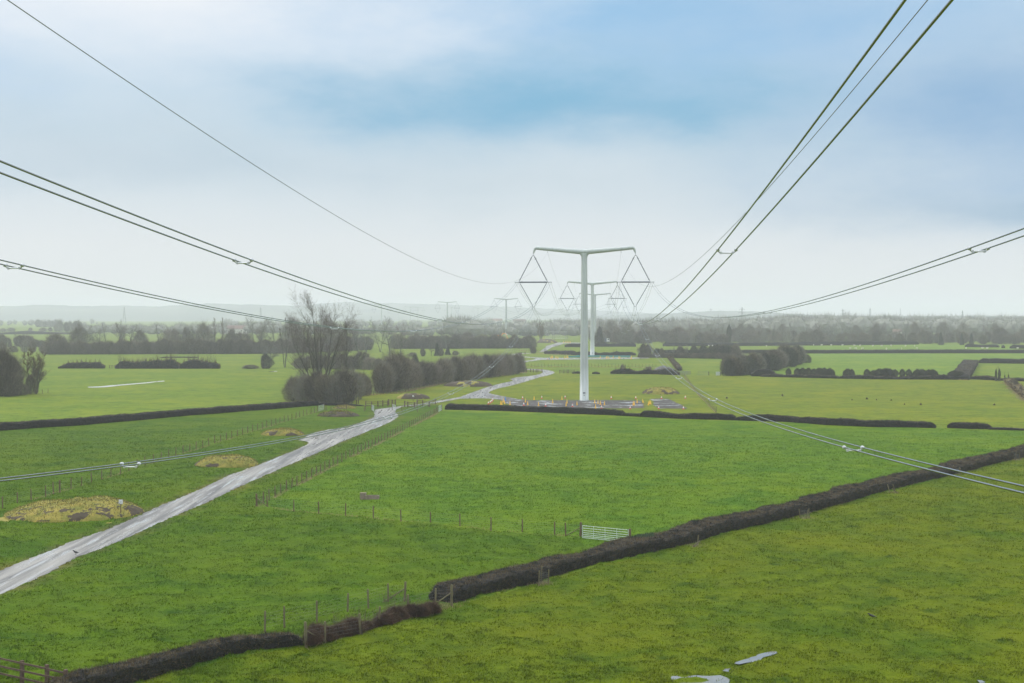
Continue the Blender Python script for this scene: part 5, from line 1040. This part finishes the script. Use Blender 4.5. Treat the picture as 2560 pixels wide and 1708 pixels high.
# ragged tree hedge in the middle distance
rg = np.random.default_rng(15); xs = list(np.arange(1597, 1850, 11.5))
for i, x in enumerate(xs):
    t_ = 864 + (5 if 1640 < x < 1680 else 0) + rg.uniform(-3, 3)
    plant(('bushg', 'ash', 'bushg2', 'oak2', 'egg')[int(rg.integers(0, 5))], x, np.interp(x, [1590, 1845], [893, 897]), t_, nth(i) + ' shaggy bush from the left in the ragged hedge behind the cables', 'bush', 'ragged tree hedge in the middle distance', rg.uniform(.62, .95), i)
    plant('dome', x + 4, np.interp(x, [1590, 1845], [894, 898]), 884, nth(i) + ' low dark bush from the left under the ragged hedge', 'bush', 'low bushes of the ragged hedge', 1.7, i + 40)
# evergreen thicket
xs = np.linspace(1822, 2014, 20)
for i, x in enumerate(xs):
    b_ = np.interp(x, [1810, 1880, 2025], [941, 936, 905]); t_ = np.interp(x, [1815, 1840, 1880, 1940, 1980, 2005, 2022], [905, 893, 889, 881, 867, 869, 893]) + ((i * 37) % 11 - 5) * .9
    plant(('bushg', 'egg', 'bushg2', 'haze1', 'bushg')[i % 5], x, b_, t_, nth(i) + ' tree from the left in the dense thicket right of the pens', 'tree', 'dense evergreen thicket', .9 * (.75 + .08 * ((i * 53) % 9)), i)
    plant('bushg2' if i % 2 else 'dome', x - 4, b_ - 5, t_ - 1 + ((i * 29) % 7 - 3), nth(i) + ' rear tree from the left of the dense thicket by the pens', 'tree', 'rear trees of the evergreen thicket', .8, i + 60)
# trimmed bushes row
for i, (x, w_, t_) in enumerate([(1972, 9, 921), (1994, 12, 921), (2008, 14, 920), (2021, 12, 920), (2034, 9, 922), (2048, 14, 920), (2062, 14, 920), (2076, 12, 921), (2118, 16, 922), (2130, 9, 923), (2168, 10, 923), (2186, 14, 926), (2200, 16, 922), (2214, 16, 921), (2226, 12, 922), (2236, 9, 924), (2256, 10, 923), (2273, 10, 923), (2292, 14, 923), (2304, 14, 923), (2320, 14, 924), (2333, 14, 924), (2385, 18, 926), (2400, 14, 928)]):
    b_ = np.interp(x, [1965, 2110, 2410], [942, 946, 949]); plant('ivy', x, b_, t_, nth(i) + ' flat topped bush from the left in the trimmed hedgerow', 'bush', 'trimmed bushes in a row', w_ / (b_ - t_) * (1.45 + .07 * ((i * 41) % 8)), i)
for i, (x, t_) in enumerate([(2490, 912), (2498, 910), (2512, 925), (2521, 924)]):
    plant('snag', x, 953, t_, nth(i) + ' dark pollard trunk from the left in the small right hand field', 'pollard', 'pollard trunks at the right', .42, i, name='pollard'); plant('ivy', x, 953, t_ + 12, nth(i) + ' ivy sleeve from the left round the pollard trunks', 'ivy', 'ivy round the pollard trunks', .2, i, name='ivy')
for i, (x, b_, t_) in enumerate([(2532, 968, 948), (2540, 972, 952), (2552, 984, 968)]): plant('dome', x, b_, t_, nth(i) + ' brown scrub clump from the left in the ditch at the right edge', 'shrub', 'scrub in the right edge ditch', .6, i)
for i, (x, b_, t_) in enumerate([(1556, 934.5, 912), (1617, 935.5, 918), (1625, 935.5, 917), (1662, 936, 922)]): plant('haze2', x, b_, t_, nth(i) + ' taller bush from the left in the scrub hedge behind the pad', 'bush', 'taller bushes of the scrub hedge', .55, i)
for i, (x, b_) in enumerate([(1817, 997), (1956, 990.5), (2167, 999), (2302, 1013), (2486, 1014), (2130, 1001), (2228, 1002), (2261, 1012), (2191, 1001)]): plant('dome', x, b_, b_ - (4.5 if i < 5 else 3), 'dark rush tuft in the yellowish right field, ' + nth(i) + ' counted by size', 'rush tuft', 'rush tufts in the right field', 1.1, i, name='rush_tuft')
# ------------------------------------------------------------------ far woods, hills
rg = np.random.default_rng(31); wt = TM()
def ico():
    b = bpy.data.meshes.new('t'); import bmesh; bm = bmesh.new(); bmesh.ops.create_icosphere(bm, subdivisions=2, radius=1); bm.to_mesh(b); bm.free()
    v = np.array([q.co[:] for q in b.vertices]); f = np.array([p.vertices[:] for p in b.polygons]); bpy.data.meshes.remove(b); return v, f
IV, IF = ico()
def crown(x, y, h, w, z0=0):
    n = 1 + .30 * (fbm(IV[:, 0] * 2.3 + x, IV[:, 1] * 2.3 + IV[:, 2] * 1.7 + y, 3, 2) - .5) * 2
    wt.add(IV * n[:, None] * [w * .92, w * .92, h * .44] + [x, y, z0 + h * .46], IF)
    k = 150; d = rg.normal(size=(k, 3)); d /= np.linalg.norm(d, axis=1)[:, None]; d[:, 2] = abs(d[:, 2])
    wt.slivers(d * [w * .9, w * .9, h * .45] + [x, y, z0 + h * .46], d + [0, 0, .4], h * .26 * (.5 + rg.random(k)), .26, 0, rg)
for (x0, x1, b_, top0, top1, n) in [(1480, 1720, 843, 800, 795, 26), (1720, 2000, 838, 797, 790, 34), (1960, 2300, 838, 788, 795, 44), (2200, 2620, 836, 792, 795, 54), (1900, 2150, 826, 790, 784, 26), (2100, 2620, 824, 790, 788, 48), (1290, 1500, 838, 803, 800, 24), (1000, 1330, 838, 812, 806, 30), (1380, 1500, 826, 796, 796, 12), (700, 1010, 834, 815, 808, 26), (190, 700, 834, 812, 806, 60), (-40, 260, 812, 800, 798, 24), (560, 1300, 816, 800, 796, 50), (1130, 1180, 842, 792, 792, 6), (1480, 1620, 850, 806, 802, 18)]:
    for q in range(n):
        px_ = x0 + (x1 - x0) * (q + rg.random()) / n; bb = b_ + rg.uniform(-3, 3); x, y, _ = P(px_, bb); h = hgt(bb, np.interp(px_, [x0, x1], [top0, top1]) + rg.uniform(-3, 9), y); crown(x, y, max(h, 4), max(h, 4) * rg.uniform(.42, .7))
tag(wt.build('far_woodland', M['twig3']), 'hazy far woods merging into one grey mass', 'woodland', kind='stuff')
def ridge(name, prof, Y, depth, label):
    pxs = np.arange(prof[0][0], prof[-1][0] + 1, 6.0); tp = np.interp(pxs, [p[0] for p in prof], [p[1] for p in prof]) + (fbm(pxs * .05, pxs * 0 + Y, 3, 4) - .5) * 3.2
    tt = np.linspace(0, 1, 14); V = []
    for u in tt:
        y = Y - depth + depth * 2 * u; k = math.sin(math.pi * min(u * 1.0, 1)) ** .8 if u <= .5 else math.sin(math.pi * u) ** .8
        x = (pxs - 1280) / F * Y; z = np.maximum((CAMZ + (786 - tp) / F * Y), 1) * k - 1.0 * (1 - k)
        z = z + (fbm(x * .004, x * 0 + u * 7, 4, 3) - .5) * 8 * (k > .2) * (u < .45)
        V.append(np.column_stack([x * (y / Y), np.full(len(x), y), z]))
    V = np.array(V); n, c = V.shape[:2]; q = np.arange(n * c).reshape(n, c); a, b, c2, d = q[:-1, :-1], q[:-1, 1:], q[1:, 1:], q[1:, :-1]
    t = TM(); t.add(V.reshape(-1, 3), np.concatenate([np.stack([a, b, c2], -1).reshape(-1, 3), np.stack([a, c2, d], -1).reshape(-1, 3)])); o = t.build(name, M['hill'], smooth=True); tag(o, label, kind='structure'); return pxs, tp
ridge('hills', [(-700, 775), (0, 766), (60, 764), (130, 762), (200, 766), (280, 764), (400, 766), (520, 759), (600, 761), (700, 764), (780, 768), (900, 774), (1000, 778)], 4700, 650, 'low hazy hill with a small town on its slope')
ridge('hills', [(640, 792), (770, 766), (800, 759), (860, 756), (960, 757), (1080, 761), (1200, 764), (1330, 770), (1500, 776), (1700, 788)], 5600, 600, 'long flat topped hazy hill behind the pylons')
ridge('hills', [(1480, 792), (1640, 784), (1760, 779), (1850, 777), (1960, 783), (2050, 789), (2200, 790), (2400, 790), (2700, 791)], 3600, 500, 'low hazy rise on the right')
# town on the hillside
def house(nm, label, cat, loc, rz, sx_, sy_, h, group):
    o = thing(nm, label, cat, loc, rz, group); t = TM(); t.box((0, 0, h / 2), (sx_, sy_, h)); t.build('wall', M['wall'], o)
    t = TM(); a, b = sx_ / 2 + .3, sy_ / 2 + .35; t.add([(-a, -b, h), (a, -b, h), (a, b, h), (-a, b, h), (-a, 0, h + sy_ * .4), (a, 0, h + sy_ * .4)], [(0, 1, 5), (0, 5, 4), (2, 3, 4), (2, 4, 5), (0, 4, 3), (1, 2, 5), (0, 2, 1), (0, 3, 2)]); t.build('roof', M['roof'], o)
    for k in (-.28, .28):
        t = TM(); t.box((sx_ * k, -sy_ / 2 - .02, h * .62), (1.1, .06, 1.2)); t.build('window', M['glass'], o)
    t = TM(); t.box((0, -sy_ / 2 - .02, 1.05), (1.0, .06, 2.1)); t.build('door', M['glass'], o); return o
hp = None; rg = np.random.default_rng(41)
pos = sorted([(28, 775), (42, 780), (72, 778), (100, 780), (98, 785), (126, 783), (146, 788), (30, 790), (27, 799), (60, 771), (84, 773), (116, 772), (150, 780), (140, 793), (205, 803), (232, 792), (265, 796), (12, 784), (54, 787), (76, 793), (110, 794), (170, 785), (8, 771), (40, 771), (350, 801), (430, 805), (300, 785), (90, 766)])
for i, (x, yy) in enumerate(pos):
    Y = 4700 - 650 * np.interp(yy, [764, 806], [.05, .95]); X = (x - 1280) / F * Y; z = CAMZ + (786 - yy) / F * Y - 5
    if hp is None: o = hp = house('hillside_house', '', 'house', (X, Y, z), 0, 11, 8, 6, 'houses of the hillside town')
    else: o = duptree(hp, (X, Y, z))
    o.rotation_euler[2] = rg.uniform(-.5, .5); o.scale = (rg.uniform(.8, 1.9),) * 2 + (1.1,)
    o['label'] = 'pale house speck on the hazy left hill, ' + nth(i) + ' from the left edge'
for x, b_, sx_, h, lb in [(1240, 816, 20, 9, 'large pale farmhouse left of the hazy fourth pylon foot'), (1298, 816, 20, 8, 'large pale house right of the hazy fourth pylon foot'), (2243, 843, 7, 4.5, 'small white cottage among the right treeline'), (588, 835, 26, 5, 'long low pale barn behind the left treeline'), (1385, 822, 22, 5, 'low pale shed beyond the scaffold'), (1450, 812, 20, 5, 'white roofed shed just left of the second pylon column')]:
    q = P(x, b_); house('farmhouse', lb, 'house', q, rg.uniform(-.3, .3), sx_, 9 if sx_ > 10 else 6, h, 'pale buildings of the plain')
# lattice towers
def lattice():
    o = thing('lattice_pylon', '', 'lattice pylon', (0, 0, 0)); t = TM(); lv = [(0, 3.4), (8, 2.5), (15, 1.8), (21, 1.25), (27, .9), (32, .6), (35, .1)]
    for s1 in (-1, 1):
        for s2 in (-1, 1): t.tube([(s1 * w, s2 * w, z) for z, w in lv], .28, 4)
    for (z0, w0), (z1, w1) in zip(lv[:-1], lv[1:]):
        for s in (-1, 1): t.tube([(-w0, s * w0, z0), (w1, s * w1, z1)], .14, 3); t.tube([(w0, s * w0, z0), (-w1, s * w1, z1)], .14, 3); t.tube([(s * w0, -w0, z0), (s * w1, w1, z1)], .14, 3)
    t.build('tower', M['steel'], o)
    for z, a in ((20, 5.2), (25.5, 6.4), (31, 4.6)):
        t = TM()
        for s in (-1, 1): t.tube([(s * .8, 0, z + 1.3), (s * a, 0, z)], .2, 3); t.tube([(s * .8, 0, z - .2), (s * a, 0, z)], .2, 3); t.tube([(s * a, 0, z), (s * a, 0, z - 2.2)], .16, 3)
        t.build('cross_arm', M['steel'], o)
    return o
lp = None
for i, (x, yt, Y, lb) in enumerate([(1855, 768, 2300, 'clearest lattice pylon on the skyline above the right treeline'), (2107, 772, 2500, 'lattice pylon on the skyline above the middle of the right treeline'), (2175, 770, 3300, 'faint lattice pylon right of the middle one'), (2251, 772, 4000, 'very faint lattice pylon on the right skyline'), (2406, 776, 2300, 'lattice pylon on the skyline near the right edge'), (311, 767, 3000, 'lattice pylon against the left hill'), (652, 768, 3400, 'faint lattice pylon left of the tall bare trees'), (1777, 771, 3600, 'faint lattice pylon just left of the clearest right one')]):
    X = (x - 1280) / F * Y; H = CAMZ + (786 - yt) / F * Y
    if lp is None: o = lp = lattice()
    else: o = duptree(lp, (0, 0, 0))
    o.location = (X, Y, 0); o.scale = (H / 35,) * 3; o.rotation_euler[2] = .4 * i; o['label'] = lb; o['group'] = 'old lattice pylons on the skyline'
# scaffold over the road
x0, Y0, _ = P(1319, 850); x1 = P(1416.5, 850)[0]; Wd = x1 - x0; o = thing('scaffold_gantry', 'long low scaffold gantry across the road left of the nearest column', 'scaffold', (x0, Y0, 0)); zt = CAMZ - (820.5 - 786) / F * Y0
for k in np.linspace(0, Wd, 4):
    t = TM()
    for dx in (-.8, .8): t.tube([(k + dx, 0, 0), (k + dx, 0, zt)], .14, 5)
    for z in np.linspace(1, zt - .5, 4): t.tube([(k - .8, 0, z), (k + .8, 0, z + 1)], .08, 4)
    t.build('tower', M['steel'], o)
for z in (zt, zt - 1.4): t = TM(); t.box((Wd / 2, 0, z), (Wd, .3, .35)); t.build('beam', M['steel'], o)
t = TM()
for z in np.linspace(zt - 2.5, zt - 8, 6): t.tube([(Wd * .45, .4, z), (Wd, .4, z)], .07, 4)
t.build('netting_line', M['refl'], o)
# vehicles
def wheel(o, x, y, r, wd):
    t = TM(); t.tube([(x, y - wd / 2, r), (x, y + wd / 2, r)], r, 14); w_ = t.build('wheel', M['tyre'], o); t = TM(); t.tube([(x, y - wd / 2 - .02, r), (x, y + wd / 2 + .02, r)], r * .5, 10); t.build('rim', M['bolt'], w_)
q = P(1510, 857.5); o = thing('lorry', 'blue and white lorry parked before the right treeline', 'lorry', q, R(4)); t = TM(); t.box((-1.3, 0, 2.35), (5.6, 2.5, 2.5)); t.build('cargo_box', M['lblue'], o); t = TM(); t.box((-.6, 0, .95), (8.2, 1.0, .3)); t.build('chassis', M['bolt'], o)
t = TM(); t.add([(x, y, z) for y in (-1.2, 1.2) for x, z in ((1.8, .8), (3.7, .8), (3.7, 1.9), (3.4, 3.1), (1.8, 3.2))], [(0, 1, 2), (0, 2, 3), (0, 3, 4), (5, 7, 6), (5, 8, 7), (5, 9, 8)] + [f for i in range(5) for f in ((i, (i + 1) % 5 + 5, (i + 1) % 5), (i, i + 5, (i + 1) % 5 + 5))]); t.build('cab', M['white'], o)
t = TM(); t.box((2.9, -1.22, 2.4), (.9, .04, .8)); t.build('window', M['glass'], o)
for x in (-3.4, -2.3, 2.8):
    for y in (-1.05, 1.05): wheel(o, x, y, .5, .35)
q = P(1244, 853); o = thing('excavator', 'small orange excavator half hidden behind the hedge left of the pylon', 'excavator', (*q[:2], 0)); t = TM()
for y in (-1, 1): t.tube([(-1.8, y, .5), (1.8, y, .5)], .5, 8)
t.build('crawler_track', M['tyre'], o); t = TM(); t.box((-.6, 0, 1.7), (3.2, 2.4, 1.4)); t.build('engine_house', M['orange'], o); t = TM(); t.box((.5, -.6, 2.7), (1.5, 1.1, 1.7)); t.build('cab', M['orange'], o)
t = TM(); t.tube([(1, .3, 1.6), (3.0, .3, 4.4), (4.6, .3, 4.2), (5.6, .3, 1.8)], [.3, .35, .28, .2], 6); t.box((5.6, .3, 1.4), (.8, 1.0, .8)); t.build('boom', M['orange'], o); o.scale = (1.3,) * 3
q = P(1229.5, 853); o = thing('van', 'white van half hidden behind the hedge beside the excavator', 'van', (*q[:2], 0), R(12)); t = TM(); t.box((-.6, 0, 1.4), (3.6, 1.9, 1.9)); t.box((1.75, 0, 1.0), (1.3, 1.85, 1.1)); t.build('body', M['white'], o); t = TM(); t.box((1.3, 0, 1.9), (.5, 1.7, .6)); t.build('windscreen', M['glass'], o)
for x in (-1.5, 1.6):
    for y in (-.85, .85): wheel(o, x, y, .35, .25)
# sheep
def sheep():
    o = thing('sheep', '', 'sheep'); t = TM()
    t.tube([(-.62, 0, .72), (-.5, 0, .74), (-.25, 0, .74), (.1, 0, .73), (.4, 0, .74), (.52, 0, .80), (.62, 0, .90), (.70, 0, .95), (.80, 0, .90), (.90, 0, .80)], [.08, .25, .31, .32, .28, .19, .13, .11, .09, .05], 10)
    for x in (-.4, .34):
        for y in (-.14, .14): t.tube([(x, y, .6), (x + (.05 if x < 0 else 0), y, .32), (x, y, 0)], [.09, .05, .035], 6)
    for y in (-.1, .1): t.tube([(.68, y, .98), (.66, y * 2, .95)], [.04, .015], 5)
    t.build('body', M['fleece'], o, smooth=True); return o
sp0 = None; rg = np.random.default_rng(9)
SHP = sorted([(1916, 867), (2034, 864.5), (2054, 864.8), (2078, 865), (2106, 865.2), (2136, 866), (2150, 866), (2182, 866.5), (2204, 866.5), (2228, 866), (2264, 866.5), (2286, 866.5), (2125, 873.5), (2140, 874), (2156, 874), (2216, 874.5), (2254, 874), (2293, 873.5), (2415, 873), (2456, 872.5), (2468, 873), (2544, 873), (1772, 866.5), (1781, 866.5), (1805, 866)])
for i, (x, b_) in enumerate(SHP):
    q = P(x, b_); 
    if sp0 is None: o = sp0 = sheep()
    else: o = duptree(sp0, (0, 0, 0))
    o.location = q; o.rotation_euler[2] = rg.random() * 6.28; o.scale = (.95,) * 3; o['label'] = 'white sheep, ' + nth(i) + ' from the left in the far sheep field'; o['group'] = 'sheep grazing in the far field'
